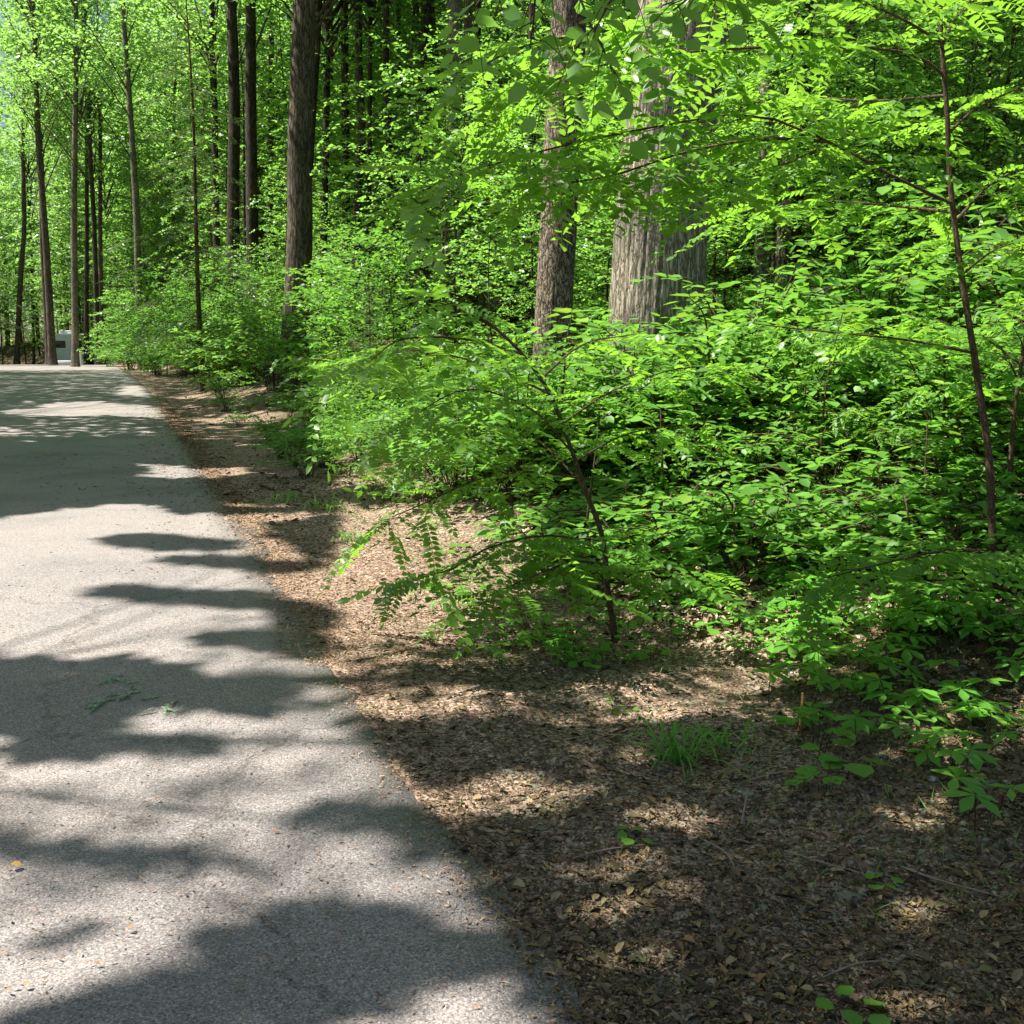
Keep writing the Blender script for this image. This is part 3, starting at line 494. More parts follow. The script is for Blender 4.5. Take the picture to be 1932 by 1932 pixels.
# hemlocks
def hem(px, d, k, sc_, label): X = (px-966)/F*d; plant('hemlock', PR_H[k], (X, d, float(height(X, d))-.1), label, 'hemlock', None, px, sc_)
hem(385, 33, 0, 1.3, 'young hemlock with feathery grey green twigs and a bare reddish stem')
hem(845, 24, 0, .62, 'small dark hemlock with drooping twigs in the middle of the wood')
hem(-30, 70, 1, 1.1, 'dark hemlock boughs at the left edge above the road crest')
hem(700, 19, 0, .3, 'dark low young hemlock behind the roadside ferny leaves')
hem(960, 34, 1, .9, 'shaded hemlock behind the plated trunk')
# trees standing left of the road, outside the picture, whose shade falls across the road
for i, (X, Y, k) in enumerate([(-24, 30, 0), (-31, 44, 1), (-40, 60, 2), (-46, 76, 0), (-29, 52, 2), (-37, 38, 1), (-52, 66, 1), (-22, 20, 2)]):
    plant('roadside_tree', PR_L[k], (X, Y, float(height(X, Y))), 'tall leafy tree on the left verge of the road, throwing shade over it', 'tree', 'tall shade trees on the left verge', i, .8)

# ------------------------------------------------------------------ bushes on the near slope
rs = np.random.RandomState(17); used = []
def near_bushes(n, box, prs, sc, name, label, cat, grp, gap=.5, minu=1.0):
    made = tr = 0
    while made < n and tr < n*40:
        tr += 1; q = G(rs.uniform(box[0], box[2]), rs.uniform(box[1], box[3])); u = float(uof(q[0], q[1]))
        if u < minu or q[1] > 60 or any((q[0]-a)**2+(q[1]-b)**2 < gap*gap for a, b in used): continue
        if abs(q[0]-1.45) < .9 and abs(q[1]-11) < .8: continue
        used.append((q[0], q[1])); plant(name, prs[rs.randint(len(prs))], q, label, cat, grp, rs.uniform(0, 6.3), rs.uniform(*sc), wood='stems', leaf='foliage', tilt=.08); made += 1
near_bushes(64, (1080, 740, 1990, 930), PR_S, (.55, .95), 'woodland_bush', 'knee to waist high bush on the slope below the widest trunk', 'bush', 'bushes below the widest trunk', .36)
near_bushes(34, (1150, 620, 1990, 760), PR_S+PR_C, (.8, 1.25), 'woodland_bush', 'bush higher on the slope beside and behind the widest trunk', 'bush', 'bushes behind the widest trunk', .5)
near_bushes(56, (600, 720, 1080, 900), PR_S, (.5, .9), 'woodland_bush', 'bush behind the leaning locust sapling', 'bush', 'bushes behind the leaning sapling', .3, 1.15)
near_bushes(20, (1100, 700, 1950, 900), PR_C, (.55, .95), 'locust_bush', 'low ferny leaved bush among the plain leaved ones on the slope', 'bush', 'ferny bushes on the slope', .3)
near_bushes(80, (1000, 860, 1990, 1100), PR_LOW, (.8, 1.3), 'low_bush', 'ankle high leafy seedling bush on the sunlit litter between the two saplings', 'low bush', 'seedling bushes between the saplings', .16)
near_bushes(34, (560, 740, 960, 960), PR_LOW, (.5, .9), 'low_bush', 'ankle high seedling on the shoulder behind the leaning sapling', 'low bush', 'seedlings on the shoulder', .25, 1.2)
near_bushes(34, (400, 700, 760, 900), PR_S, (.3, .6), 'verge_bush', 'low bush spilling down the bank onto the shaded verge', 'bush', 'low bushes on the shaded verge', .4, 1.0)
# broad leaved young stems poking out of the bushes
def broad_stem(pts, d, L, label, n=9, seed=1):
    r = np.random.RandomState(seed); w_ = np.array([P(x, y, d+i*.03) for i, (x, y) in enumerate(pts)]); gz = height(w_[0][0], w_[0][1]); base = np.array([w_[0][0], w_[0][1], gz])
    c = curve(w_-base, 14); lv = Leaves(); tb = [tube(c, np.linspace(.009, .004, 14), 5)]
    for i in range(n):
        p = c[4+(i*10)//n]; a = np.array([cos(i*2.4), sin(i*2.4)*.8, .1]); tb.append(tube(np.array([p, p+a*.05, p+a*.1]), .002, 3)); lv.add(p+a*.1, a-UP*.25, upn(r, 1, .25), L*r.uniform(.7, 1.1), L*.55)
    for a in (0, 1.3, 2.6, 4, 5.2): a = np.array([cos(a), sin(a), .15]); lv.add(c[-1]+a*.02, a, upn(r, 1, .2), L*r.uniform(.8, 1.1), L*.55)
    o = root('young_stem', base, label, 'young tree'); V, Fq = join(tb); link('stem', smooth(mesh('stem', V, Fq)), M_TWIG, o); link('leaves', mesh('leaves', *lv.geo(None, r)), M_BROAD, o)
broad_stem([(1108, 980), (1118, 900), (1130, 800), (1128, 760)], 6.4, .13, 'pale knotty young stem with large plain leaves behind the leaning sapling', 12, 3)
broad_stem([(1250, 900), (1248, 820), (1246, 770)], 6.6, .15, 'young stem with a star of large bright leaves right of the leaning sapling', 6, 4)
broad_stem([(1545, 900), (1560, 720), (1590, 590)], 7.6, .17, 'tall young stem with big pale oval leaves above the slope bushes', 12, 5)
broad_stem([(1740, 1000), (1745, 900), (1750, 800)], 6.6, .12, 'thin upright twig with few leaves left of the forked sapling', 6, 6)
broad_stem([(1060, 760), (1070, 640), (1080, 590)], 8.0, .16, 'young stem with drooping yellow green leaves in front of the plated trunk', 14, 7)
broad_stem([(1340, 700), (1330, 600), (1300, 560)], 8.2, .15, 'young stem with arching leaves at the foot of the widest trunk', 12, 8)

# ------------------------------------------------------------------ black locust saplings (ferny compound leaves)
def locust(name, stem, limbs, label, seed, r0=.022, L=.33, twig=.46, spacing=.095, nleaf=6, lobed=()):
    r = np.random.RandomState(seed); base = np.array(stem[0]); sc_ = curve(np.array(stem)-base, 26); rad = np.linspace(r0*1.1, r0*.35, 26); rad[0] *= 1.3
    o = root(name, base, label, 'sapling'); V, Fq = tube(sc_, rad, 10, .05, r); link('stem', smooth(mesh('stem', V, Fq)), M_TWIG, o)
    lv = Leaves(); lb = Leaves()
    for i, (pts, k) in enumerate(limbs):
        c = curve(np.array(pts)-base, 12); tb = []; V, Fq = tube(c, np.linspace(r0*.42, .0025, 12), 6); tb.append((V, Fq))
        if k > 0: limb_foliage(lv, tb, r, c, twig*k, spacing, max(3, int(nleaf*k)), L, L, .12, rt=.0025, flat=.12, drop=.2, jit=.22, tip=.5)
        else: limb_foliage(lb, tb, r, c, .3, .06, 5, .085, .055, .05, rt=.0025, flat=.3, drop=.9, jit=.7)
        V, Fq = join(tb); link('limb', smooth(mesh('limb', V, Fq)), M_TWIG, o)
    if lv.c: link('leaves', mesh('leaves', *lv.geo(COMP, r)), M_LOC, o)
    if lb.c: link('leaves', mesh('leaves', *lb.geo(None, r)), M_UND, o)
    return o
def px3(*q): return [P(a, b, c) for a, b, c in q]
b1 = G(1162, 1212); D1 = b1[1]
locust('locust_sapling', [b1]+px3((1146, 1110, D1), (1136, 1010, D1), (1104, 925, D1-.03), (1075, 840, D1-.05), (1036, 740, D1-.1), (985, 668, D1-.15), (935, 620, D1-.2), (890, 588, D1-.3)), [
 (px3((1076, 850, D1-.05), (1000, 770, D1-.1), (880, 735, D1-.25), (770, 790, D1-.4)), .9),
 (px3((1095, 902, D1), (1000, 890, D1+.15), (900, 905, D1+.1), (800, 950, D1), (740, 975, D1)), .7),
 (px3((1040, 745, D1-.1), (920, 690, D1+.1), (780, 660, D1+.2), (680, 690, D1+.3)), 1.0),
 (px3((985, 668, D1-.15), (880, 640, D1-.4), (760, 640, D1-.5), (700, 680, D1-.6)), .9),
 (px3((1138, 1040, D1), (1050, 1010, D1-.3), (930, 1030, D1-.45), (850, 1075, D1-.5), (790, 1085, D1-.5)), .5),
 (px3((1140, 1065, D1), (1080, 1060, D1-.4), (1000, 1090, D1-.5), (930, 1120, D1-.5)), .55),
 (px3((1060, 800, D1), (1150, 740, D1+.3), (1260, 700, D1+.5), (1340, 690, D1+.6)), 1.0),
 (px3((1020, 715, D1-.1), (1100, 650, D1+.2), (1200, 630, D1+.5)), .9),
 (px3((935, 620, D1-.2), (880, 590, D1-.3), (840, 570, D1-.4)), .5),
 (px3((1100, 915, D1), (1010, 830, D1+.3), (900, 820, D1+.4), (800, 850, D1+.4)), .9),
 (px3((1148, 1120, D1), (1200, 1080, D1-.2), (1290, 1075, D1-.3)), .5),
 (px3((1085, 870, D1), (1180, 820, D1+.4), (1290, 800, D1+.6)), .8)],
 'leaning locust sapling with ferny leaves arching left over the road shoulder', 5, .016)
b2 = G(1884, 1130); D2 = b2[1]
locust('locust_sapling', [b2]+px3((1872, 1010, D2), (1866, 860, D2), (1848, 740, D2), (1830, 620, D2), (1806, 460, D2), (1792, 330, D2), (1786, 200, D2), (1776, 70, D2), (1774, -60, D2), (1770, -250, D2)), [
 (px3((1778, 140, D2), (1705, 97, D2-.15), (1500, 88, D2-.3), (1300, 98, D2-.5), (1120, 125, D2-.7), (960, 185, D2-.8)), 1.0),
 (px3((1798, 385, D2), (1690, 335, D2-.15), (1565, 268, D2-.3), (1420, 216, D2-.5), (1260, 235, D2-.7), (1060, 275, D2-.9), (860, 330, D2-1.1)), 1.05),
 (px3((1565, 268, D2-.3), (1440, 262, D2-.5), (1300, 285, D2-.6), (1160, 330, D2-.8), (1040, 350, D2-.9)), .9),
 (px3((1560, 275, D2-.3), (1480, 310, D2-.4), (1400, 330, D2-.4), (1300, 350, D2-.5)), .8),
 (px3((1776, 80, D2), (1690, 30, D2-.2), (1560, -20, D2-.5), (1380, -30, D2-.8), (1250, 10, D2-1)), .9),
 (px3((1776, 90, D2), (1800, 40, D2), (1840, -10, D2+.1)), .6),
 (px3((1790, 250, D2), (1850, 200, D2+.2), (1960, 150, D2+.5)), .9),
 (px3((1800, 420, D2), (1880, 340, D2+.3), (1990, 300, D2+.6)), .9),
 (px3((1798, 400, D2), (1700, 390, D2+.4), (1560, 380, D2+.7), (1420, 400, D2+.9)), .9),
 (px3((1812, 520, D2), (1880, 470, D2-.2), (1980, 440, D2-.3)), .8),
 (px3((1832, 665, D2), (1700, 640, D2+.2), (1500, 620, D2+.3), (1420, 610, D2+.3)), .45),
 (px3((1785, 180, D2), (1650, 190, D2+.3), (1500, 180, D2+.6)), .9),
 (px3((1200, 105, D2-.6), (1100, 70, D2-.8), (980, 90, D2-.9), (900, 130, D2-1)), .7),

 (px3((1868, 1040, D2), (1780, 1040, D2-.6), (1680, 1060, D2-.8), (1560, 1090, D2-.9)), .5)],
 'tall forked locust sapling at the right with long limbs arching left across the widest trunk', 8, .019, L=.35, nleaf=4)
b3 = G(1902, 990)
D3 = b3[1]
locust('locust_sapling', [b3]+px3((1905, 900, D3), (1912, 800, D3), (1928, 680, D3), (1945, 560, D3), (1960, 400, D3)), [
 (px3((1928, 690, D3), (1860, 640, D3+.3), (1760, 600, D3+.5)), .7), (px3((1935, 620, D3), (1990, 560, D3)), .8), (px3((1915, 780, D3), (1850, 740, D3+.2), (1770, 730, D3+.3)), .6), (px3((1950, 520, D3), (1900, 470, D3+.2), (1800, 450, D3+.5)), .8)],
 'thin curved sapling at the very right edge behind the forked one', 12, .017)
# arching sapling whose limb hangs in from above the picture (dark lobed leaves seen from below)
b4 = G(1990, 1090)
locust('overhanging_sapling', [b4]+px3((2080, 700, 4.7), (2060, 300, 4.4), (1900, -150, 4.2), (1500, -330, 3.9)), [
 (px3((1500, -330, 3.9), (1300, -170, 3.7), (1180, -40, 3.5), (1120, 60, 3.4)), 0), (px3((1440, -320, 3.9), (1100, -200, 3.6), (950, -60, 3.5), (880, 40, 3.4)), 0), (px3((1600, -300, 4), (1400, -100, 3.8), (1330, -30, 3.6), (1270, 20, 3.5)), 0),
 (px3((1500, -300, 3.9), (1250, -180, 3.9), (1040, -80, 3.8), (1000, 90, 3.7)), 0), (px3((1500, -330, 3.9), (1200, -150, 3.8), (1090, -40, 3.8), (1160, 140, 3.7)), 0)],
 'arching sapling hanging dark lobed leaves in from the top of the picture', 15, .02)

# ------------------------------------------------------------------ low plants
def low_plant(seed, n, T, L, h, spread):
    r = np.random.RandomState(seed); lv = Leaves(); tb = []
    for i in range(n):
        az = i*2.4+r.uniform(-.4, .4); R = spread*math.sqrt((i+.3)/n); c = np.array([cos(az)*R, sin(az)*R, h*r.uniform(.6, 1.2)])
        tb.append(tube(curve([c*np.array([.3, .3, 0])-UP*.02, c*np.array([.7, .7, .7]), c], 4), .0016, 3)); a = np.array([cos(az), sin(az), r.uniform(-.15, .1)]); lv.add(c, a, upn(r, 1, .18), L*r.uniform(.7, 1.15), L*r.uniform(.8, 1.1))
    return join(tb), lv.geo(T, r)
PR_P = protos(low_plant, 'creeper', [((91, 1, PALM, .085, .1, .02), {}), ((92, 2, PALM, .08, .1, .10), {}), ((93, 3, PALM, .075, .09, .14), {}), ((94, 4, PALM, .085, .12, .17), {})], M_CRP, M_TWIG)
PR_B = protos(low_plant, 'broadleaf', [((95, 4, LOB, .055, .07, .08), {}), ((96, 5, [(T6, F6)], .06, .05, .06), {}), ((97, 7, [(T6, F6)], .05, .09, .1), {})], M_BROAD, M_TWIG)
def low(name, pr, px, py, label, cat, grp, sc=1., rz=0):
    q = G(px, py); o = root(name, q, label, cat, grp, rz, sc); link('stem', pr[0], parent=o); link('leaves', pr[1], parent=o)
rs = np.random.RandomState(23)
CR = [(1607, 1380), (1546, 1379), (1691, 1405), (1758, 1413), (1819, 1417), (1740, 1440), (1784, 1454), (1819, 1448), (1793, 1512), (1827, 1498), (1842, 1558), (1518, 1289), (1448, 1304), (1631, 1318), (1683, 1336), (1732, 1341), (1561, 1182), (1686, 1185), (1587, 1202), (1512, 1211), (1457, 1237), (1526, 1240), (1625, 1254), (1651, 1272), (1700, 1249), (1787, 1281), (1894, 1240), (1758, 1199), (1822, 1205), (1813, 1324), (1851, 1347), (1866, 1393), (1900, 1283)]
low('creeper_plant', PR_P[0], 1725, 1180, 'largest five leaflet creeper leaf, catching bright light near the base of the forked sapling', 'plant', None, 1.5, 2)
for i, (x, y) in enumerate(CR):
    low('creeper_plant', PR_P[[0, 0, 1, 0][i % 4]], x, y+14, 'five leaflet creeper on bare litter below the forked sapling', 'plant', 'creeper plants below the forked sapling', rs.uniform(1.05, 1.45), rs.uniform(0, 6))
for i in range(110):
    low('creeper_plant', PR_P[rs.randint(4)], rs.uniform(1480, 1990), rs.uniform(1120, 1420) if i % 2 else rs.uniform(1110, 1230), 'five leaflet creeper on bare litter below the forked sapling', 'plant', 'creeper plants below the forked sapling', rs.uniform(.8, 1.3), rs.uniform(0, 6))
for i in range(110):
    x = rs.uniform(1020, 1990); y = rs.uniform(960, 1140); low('seedling_plant', (PR_P+PR_B+PR_B)[rs.randint(10)], x, y, 'low green seedling on the sunlit leaf litter between the two locust saplings', 'plant', 'seedling plants between the saplings', rs.uniform(.8, 1.5), rs.uniform(0, 6))
for i in range(40):
    x = rs.uniform(760, 1130); y = rs.uniform(985, 1150); low('seedling_plant', PR_B[rs.randint(3)], x, y, 'small seedling in the litter under the leaning sapling', 'plant', 'seedling plants under the leaning sapling', rs.uniform(.6, 1.2), rs.uniform(0, 6))
for i in range(48): low('seedling_plant', (PR_B+PR_P[:2])[rs.randint(5)], rs.uniform(915, 1150), rs.uniform(1165, 1270), 'small trefoil seedling in the shade right of the road bulge', 'plant', 'seedling patch in the shade at the foot of the leaning sapling', rs.uniform(.6, 1.), rs.uniform(0, 6))
for i in range(46): low('seedling_plant', (PR_B+PR_P)[rs.randint(7)], rs.uniform(1160, 1520), rs.uniform(1120, 1290)-40*(i % 2), 'thin seedling on the litter between the leaning sapling foot and the creeper patch', 'plant', 'seedlings between sapling foot and creeper', rs.uniform(.7, 1.2), rs.uniform(0, 6))
low('broadleaf_plant', PR_B[0], 1538, 1425, 'plant with large lobed leaves beside the amber stub', 'plant', None, 1.7, .5)
low('broadleaf_plant', PR_B[1], 1590, 1460, 'plant with a single broad round leaf', 'plant', None, 1.7, 1.5)
low('broadleaf_plant', PR_B[0], 1550, 1500, 'heart leaved plant lowest of the three by the amber stub', 'plant', None, 1.2, 2.5)
low('broadleaf_plant', PR_B[1], 1195, 1590, 'lone two leaved seedling on the bare shoulder litter', 'plant', None, .7, 1)
low('broadleaf_plant', PR_B[1], 1605, 1925, 'bright seedling standing alone at the bottom of the picture', 'plant', None, .95, 2)
low('broadleaf_plant', PR_B[1], 1655, 1680, 'small flat green seedling among stones on the lower right', 'plant', None, .7, 3)
low('broadleaf_plant', PR_B[2], 1165, 1360, 'trailing seedling left of the grass tuft', 'plant', None, .8, 3)
def grass(q, n, ln, label, seed, spread=.05):
    r = np.random.RandomState(seed); V = []; Fq = []
    for i in range(n):
        a = r.uniform(0, 6.3); l = ln*r.uniform(.5, 1.1); p = np.array([r.randn()*spread, r.randn()*spread, -.005]); d = np.array([cos(a), sin(a), 0]); s = np.array([-sin(a), cos(a), 0]); t = np.linspace(0, 1, 6)[:, None]
        le = r.uniform(.4, .95); c = p+d*l*le*t**1.3+UP*l*(np.sin(t*pi*.8)*.75*(1.15-le)+.02); w_ = .005*np.array([.5, .9, 1, .8, .5, .05])[:, None]; k = len(V)*12; V.append(np.concatenate([c+s*w_, c-s*w_])); j = np.arange(5); Fq.append(np.stack([j, j+1, j+7, j+6], -1)+k)
    me = mesh('grass_tuft', np.concatenate(V), np.concatenate(Fq)); o = link('grass_tuft', me, M_GRASS, loc=q); return tag(o, label, 'grass')
grass(G(1275, 1440), 50, .32, 'largest arching grass tuft on the shaded litter', 1, .03); grass(G(1370, 1415), 22, .28, 'grass tuft right of the largest tuft', 2)
grass(G(860, 1150), 40, .16, 'grass tuft at the sunlit litter edge', 3, .08); grass(G(540, 945), 40, .22, 'grass tuft on the shaded shoulder', 4, .12); grass(G(655, 1020), 34, .2, 'grass tuft on the shoulder nearest the road', 5, .06); grass(G(620, 960), 40, .25, 'grass tuft under the tips of the leaning sapling', 6, .12); grass(G(1060, 1230), 26, .16, 'small grass tuft in the seedling patch', 7)

# ------------------------------------------------------------------ ground cover, litter and gravel (nobody could count these)
rs = np.random.RandomState(31)
def stuff(name, me, m, label): o = link(name, me, m); o['kind'] = 'stuff'; o['label'] = label; return o
def ground_n(q, e=.03):
    dx = (height(q[:, 0]+e, q[:, 1])-height(q[:, 0]-e, q[:, 1]))/(2*e); dy = (height(q[:, 0], q[:, 1]+e)-height(q[:, 0], q[:, 1]-e))/(2*e); return unit(np.stack([-dx, -dy, np.ones(len(q))], -1))
def surf(q):
    """top surface: the road sheet or the earth"""
    u = uof(q[:, 0], q[:, 1]); on = (u < .0) & (u > -ROADW); q = q.copy(); q[:, 2] = np.where(on, -.0007*np.clip(q[:, 1]-62, 0, 60)**2+.004, q[:, 2]); return q
def scatter(n, box): return G(rs.uniform(box[0], box[2], n), rs.uniform(box[1], box[3], n))
def flat(q, L, W, jit, lift, T):
    n = ground_n(q); k = len(q); n = unit(n+rs.randn(k, 3)*jit); a = np.stack([rs.randn(k), rs.randn(k), np.zeros(k)], -1); lv = Leaves(); lv.add(q+n*(lift*rs.rand(k)+.002)[:, None], a-n*(a*n).sum(1)[:, None], n, L, W); return lv.geo(T, rs)
TC = T6*np.array([1, 1, 2.4]); TC[:, 2] += .02
# world-uniform litter near the road plus denser litter in the near field
def area(n, x0, x1, y0, y1):
    X = rs.uniform(x0, x1, n); Y = rs.uniform(y0, y1, n); return np.stack([X, Y, height(X, Y)], -1)
q1 = np.concatenate([scatter(64000, (560, 1150, 1960, 1990)), scatter(16000, (900, 880, 1960, 1150)), area(60000, -3, 9, 1.5, 13), area(26000, -14, 14, 10, 34)])
u = uof(q1[:, 0], q1[:, 1]); q1 = surf(q1[u > -.03+.12*rs.rand(len(u))**2])
dd = q1[:, 1]; Ls = np.where(rs.rand(len(q1)) < .06, .04, .0135)*rs.uniform(.6, 1.4, len(q1))*np.clip(dd/6, .9, 2.6)
stuff('leaf_litter', mesh('leaf_litter', *flat(q1, Ls, Ls*rs.uniform(.22, .6, len(q1)), .35, .014, [(TC, F6)])), M_LITTER, 'brown and tan leaf litter covering the forest floor')
# big curled dead leaves up the slope
q2 = np.concatenate([area(22000, 0, 12, 5, 16), scatter(7000, (660, 980, 1960, 1180))]); q2 = q2[uof(q2[:, 0], q2[:, 1]) > 1.8]; Ls = rs.uniform(.03, .065, len(q2))
stuff('dead_leaves', mesh('dead_leaves', *flat(q2, Ls, Ls*.6, .4, .03, [(TC, F6)])), simple('dead_leaf', [(.14, .09, .05), (.30, .21, .14), (.42, .30, .21), (.50, .38, .28)], .75), 'larger curled pale brown leaves on the slope')
# orange needles and scales along the asphalt edge and thinly on the road
Yq = rs.uniform(1.5, 26, 26000); uq = np.where(rs.rand(26000) < .8, rs.randn(26000)*.10+.04, rs.randn(26000)*.45-.1); Xq = edge_x(Yq)+uq/CP; q3 = surf(np.stack([Xq, Yq, height(Xq, Yq)], -1))
q3 = np.concatenate([q3, surf(area(2200, -9, 2, 1.5, 16)), surf(scatter(1500, (0, 1000, 900, 1930))), surf(scatter(9000, (520, 1010, 880, 1260)))]); q3 = q3[uof(q3[:, 0], q3[:, 1]) > -ROADW]
Ls = rs.uniform(.008, .032, len(q3))*np.clip(q3[:, 1]/6, .8, 2)
V, Fq = flat(q3, Ls, Ls*rs.uniform(.12, .45, len(q3)), .12, .004, [(T4*np.array([1, 1, 1.5]), F4)])
stuff('needle_litter', mesh('needle_litter', V, Fq), M_NEEDLE, 'orange needles and bud scales drifted along the asphalt edge')
def rocks(q, r, rsd=rs):
    k = len(q); B = []; ph = (1+5**.5)/2
    B = np.array([(-1, ph, 0), (1, ph, 0), (-1, -ph, 0), (1, -ph, 0), (0, -1, ph), (0, 1, ph), (0, -1, -ph), (0, 1, -ph), (ph, 0, -1), (ph, 0, 1), (-ph, 0, -1), (-ph, 0, 1)])/1.9
    f = np.array([(0, 11, 5), (0, 5, 1), (0, 1, 7), (0, 7, 10), (0, 10, 11), (1, 5, 9), (5, 11, 4), (11, 10, 2), (10, 7, 6), (7, 1, 8), (3, 9, 4), (3, 4, 2), (3, 2, 6), (3, 6, 8), (3, 8, 9), (4, 9, 5), (2, 4, 11), (6, 2, 10), (8, 6, 7), (9, 8, 1)])
    V = B[None]*(1+rsd.uniform(-.28, .28, (k, 12, 1)))*np.stack([r*rsd.uniform(.8, 1.3, k), r*rsd.uniform(.6, 1, k), r*rsd.uniform(.25, .5, k)], -1)[:, None]
    a = rsd.uniform(0, 6.3, k); V = np.stack([V[..., 0]*np.cos(a)[:, None]-V[..., 1]*np.sin(a)[:, None], V[..., 0]*np.sin(a)[:, None]+V[..., 1]*np.cos(a)[:, None], V[..., 2]], -1)+q[:, None]
    return V.reshape(-1, 3), (f[None]+(np.arange(k)*12)[:, None, None]).reshape(-1, 3)
q4 = np.concatenate([scatter(3800, (900, 1240, 1960, 1990)), area(2200, -1, 7, 1.6, 8)]); q4 = q4[uof(q4[:, 0], q4[:, 1]) > .12]
stuff('gravel', mesh('gravel', *rocks(q4, np.abs(rs.randn(len(q4)))*.008+.004)), M_STONE, 'grey green gravel mixed into the litter')
# low ground cover leaves knitted over the slope
qa = np.concatenate([scatter(9500, (1000, 700, 1960, 1120)), scatter(3500, (600, 720, 1000, 930)), area(9000, -6, 12, 7, 20), area(16000, -14, 24, 16, 42)]); ua = uof(qa[:, 0], qa[:, 1])
nz = np.sin(qa[:, 0]*1.7+1)+np.sin(qa[:, 1]*1.3+qa[:, 0])+np.sin(qa[:, 0]*4.1-qa[:, 1]*3.3); dens = np.clip((ua-1.7)/2, 0, 1)*(nz > -.5-1.5*(qa[:, 1] > 9)); qa = qa[rs.rand(len(qa)) < dens]
k = len(qa); qa[:, 2] += rs.uniform(.03, .24, k); lv = Leaves(); a = rs.randn(k, 3); a[:, 2] = -.15; Ls = rs.uniform(.045, .10, k)*np.clip(qa[:, 1]/9, 1, 1.8); lv.add(qa, a, upn(rs, k, .3), Ls, Ls*.62)
stuff('ground_cover', mesh('ground_cover', *lv.geo(None, rs)), M_SHR, 'knitted mat of low green leaves on the slope')
qg = np.concatenate([scatter(1500, (560, 900, 1000, 1080)), area(2500, -7, 2, 6, 16), scatter(500, (1100, 1250, 1960, 1750))]); ug = uof(qg[:, 0], qg[:, 1]); qg = qg[(ug > .9) & (ug < 4)]
k = len(qg); lv = Leaves(); lv.add(qg, np.stack([rs.randn(k)*.5, rs.randn(k)*.5, rs.uniform(.1, 1, k)], -1), rs.randn(k, 3), rs.uniform(.03, .09, k), .004); 
stuff('sparse_grass', mesh('sparse_grass', *lv.geo([(T4, F4)], rs)), M_GRASS, 'thin scattered grass blades on the shoulder')

# ------------------------------------------------------------------ single stones, sticks and fallen leaves
def rock(px, py, r, label, m=M_STONE, seed=1, flatten=1):
    q = G(px, py); rr = np.random.RandomState(seed); V, Fq = rocks(np.zeros((1, 3)), np.array([r]), rr); me = mesh('stone', V, Fq); o = link('stone', me, m, loc=q-UP*r*.05)
    s = o.modifiers.new('bevel', 'SUBSURF'); s.levels = s.render_levels = 1; s.subdivision_type = 'SIMPLE'; b = o.modifiers.new('b', 'BEVEL'); b.width = r*.12; b.segments = 2
    tag(o, label, 'stone')
rock(1495, 1268, .028, 'small white stone below the creeper plants', M_STONE_L, 1)
rock(1870, 1478, .04, 'pale flat stone at the right edge under the creeper', M_STONE_L, 2)
rock(1760, 1470, .025, 'little whitish stone between creeper plants', M_STONE_L, 3)
rock(1665, 1362, .05, 'flat grey slab stone under the creeper leaves', seed=4)
rock(1440, 1715, .035, 'oval grey green stone on the lower right litter', seed=5)
rock(1600, 1695, .05, 'flat olive stone below the mossy patch', seed=6)
rock(1410, 1500, .05, 'long weathered grey slab left of the lobed plants', seed=7)
rock(1435, 1895, .045, 'rounded tan stone near the bottom of the picture', seed=8)
rock(1625, 1585, .05, 'grey stone under the sunlit pebble patch', seed=9)
rock(1250, 1860, .03, 'blue grey stone near the bottom edge of the litter', seed=10)
rock(1440, 1330, .03, 'light grey stone above the pebble patch', seed=11)
rock(1290, 1725, .03, 'grey stone with sun on it left of the dead leaf', seed=12)
def stick(pts, r, label, m=M_STICK, lift=.008, seg=7):
    w_ = np.array([G(x, y) if z is None else G(x, y)+UP*z for x, y, z in pts]); w_ += UP*lift; o = w_[0]; V, Fq = tube(curve(w_-o, 14), np.linspace(r, r*.6, 14), seg, .12, np.random.RandomState(int(pts[0][0])))
    tag(link('stick', smooth(mesh('stick', V, Fq)), m, loc=o), label, 'stick')
stick([(1400, 1560, 0), (1404, 1545, .03), (1410, 1530, .07)], .005, 'short mossy twig standing up from the litter')
stick([(1080, 1625, 0), (1150, 1612, .01), (1300, 1590, .0)], .004, 'straight brown twig on the shaded litter left of the standing twig')
stick([(1320, 1585, 0), (1370, 1620, .01), (1395, 1665, 0)], .004, 'curved twig below the standing twig')
stick([(1480, 1610, 0), (1560, 1640, .01), (1650, 1660, 0)], .004, 'thin bent twig on the right litter')
stick([(1400, 1480, 0), (1500, 1465, .01), (1640, 1500, 0)], .004, 'long thin twig near the grey slab')
stick([(1700, 1640, 0), (1780, 1680, .02), (1900, 1700, 0)], .004, 'forked twig at the lower right edge')
stick([(1530, 1860, 0), (1620, 1830, .01), (1700, 1820, 0)], .004, 'pale twig beside the bottom seedling')
stick([(1110, 1810, 0), (1180, 1835, .0), (1230, 1850, 0)], .003, 'dark twig at the bottom of the litter')
stick([(1508, 1385, 0), (1511, 1368, .03), (1513, 1345, .08)], .009, 'amber broken stub standing beside the lobed plant', simple('amber_wood', [(.42, .22, .06)], .6))
stick([(1190, 905, 0), (1080, 897, .12), (960, 903, .1)], .007, 'pale dead branch lying behind the leaning sapling')
stick([(1780, 1010, 0), (1740, 930, .15), (1700, 880, .25)], .012, 'broken dead limb leaning left of the forked sapling')
stick([(430, 735, 0), (500, 728, .0), (560, 722, 0)], .02, 'long dead branch lying on the sunlit bank')
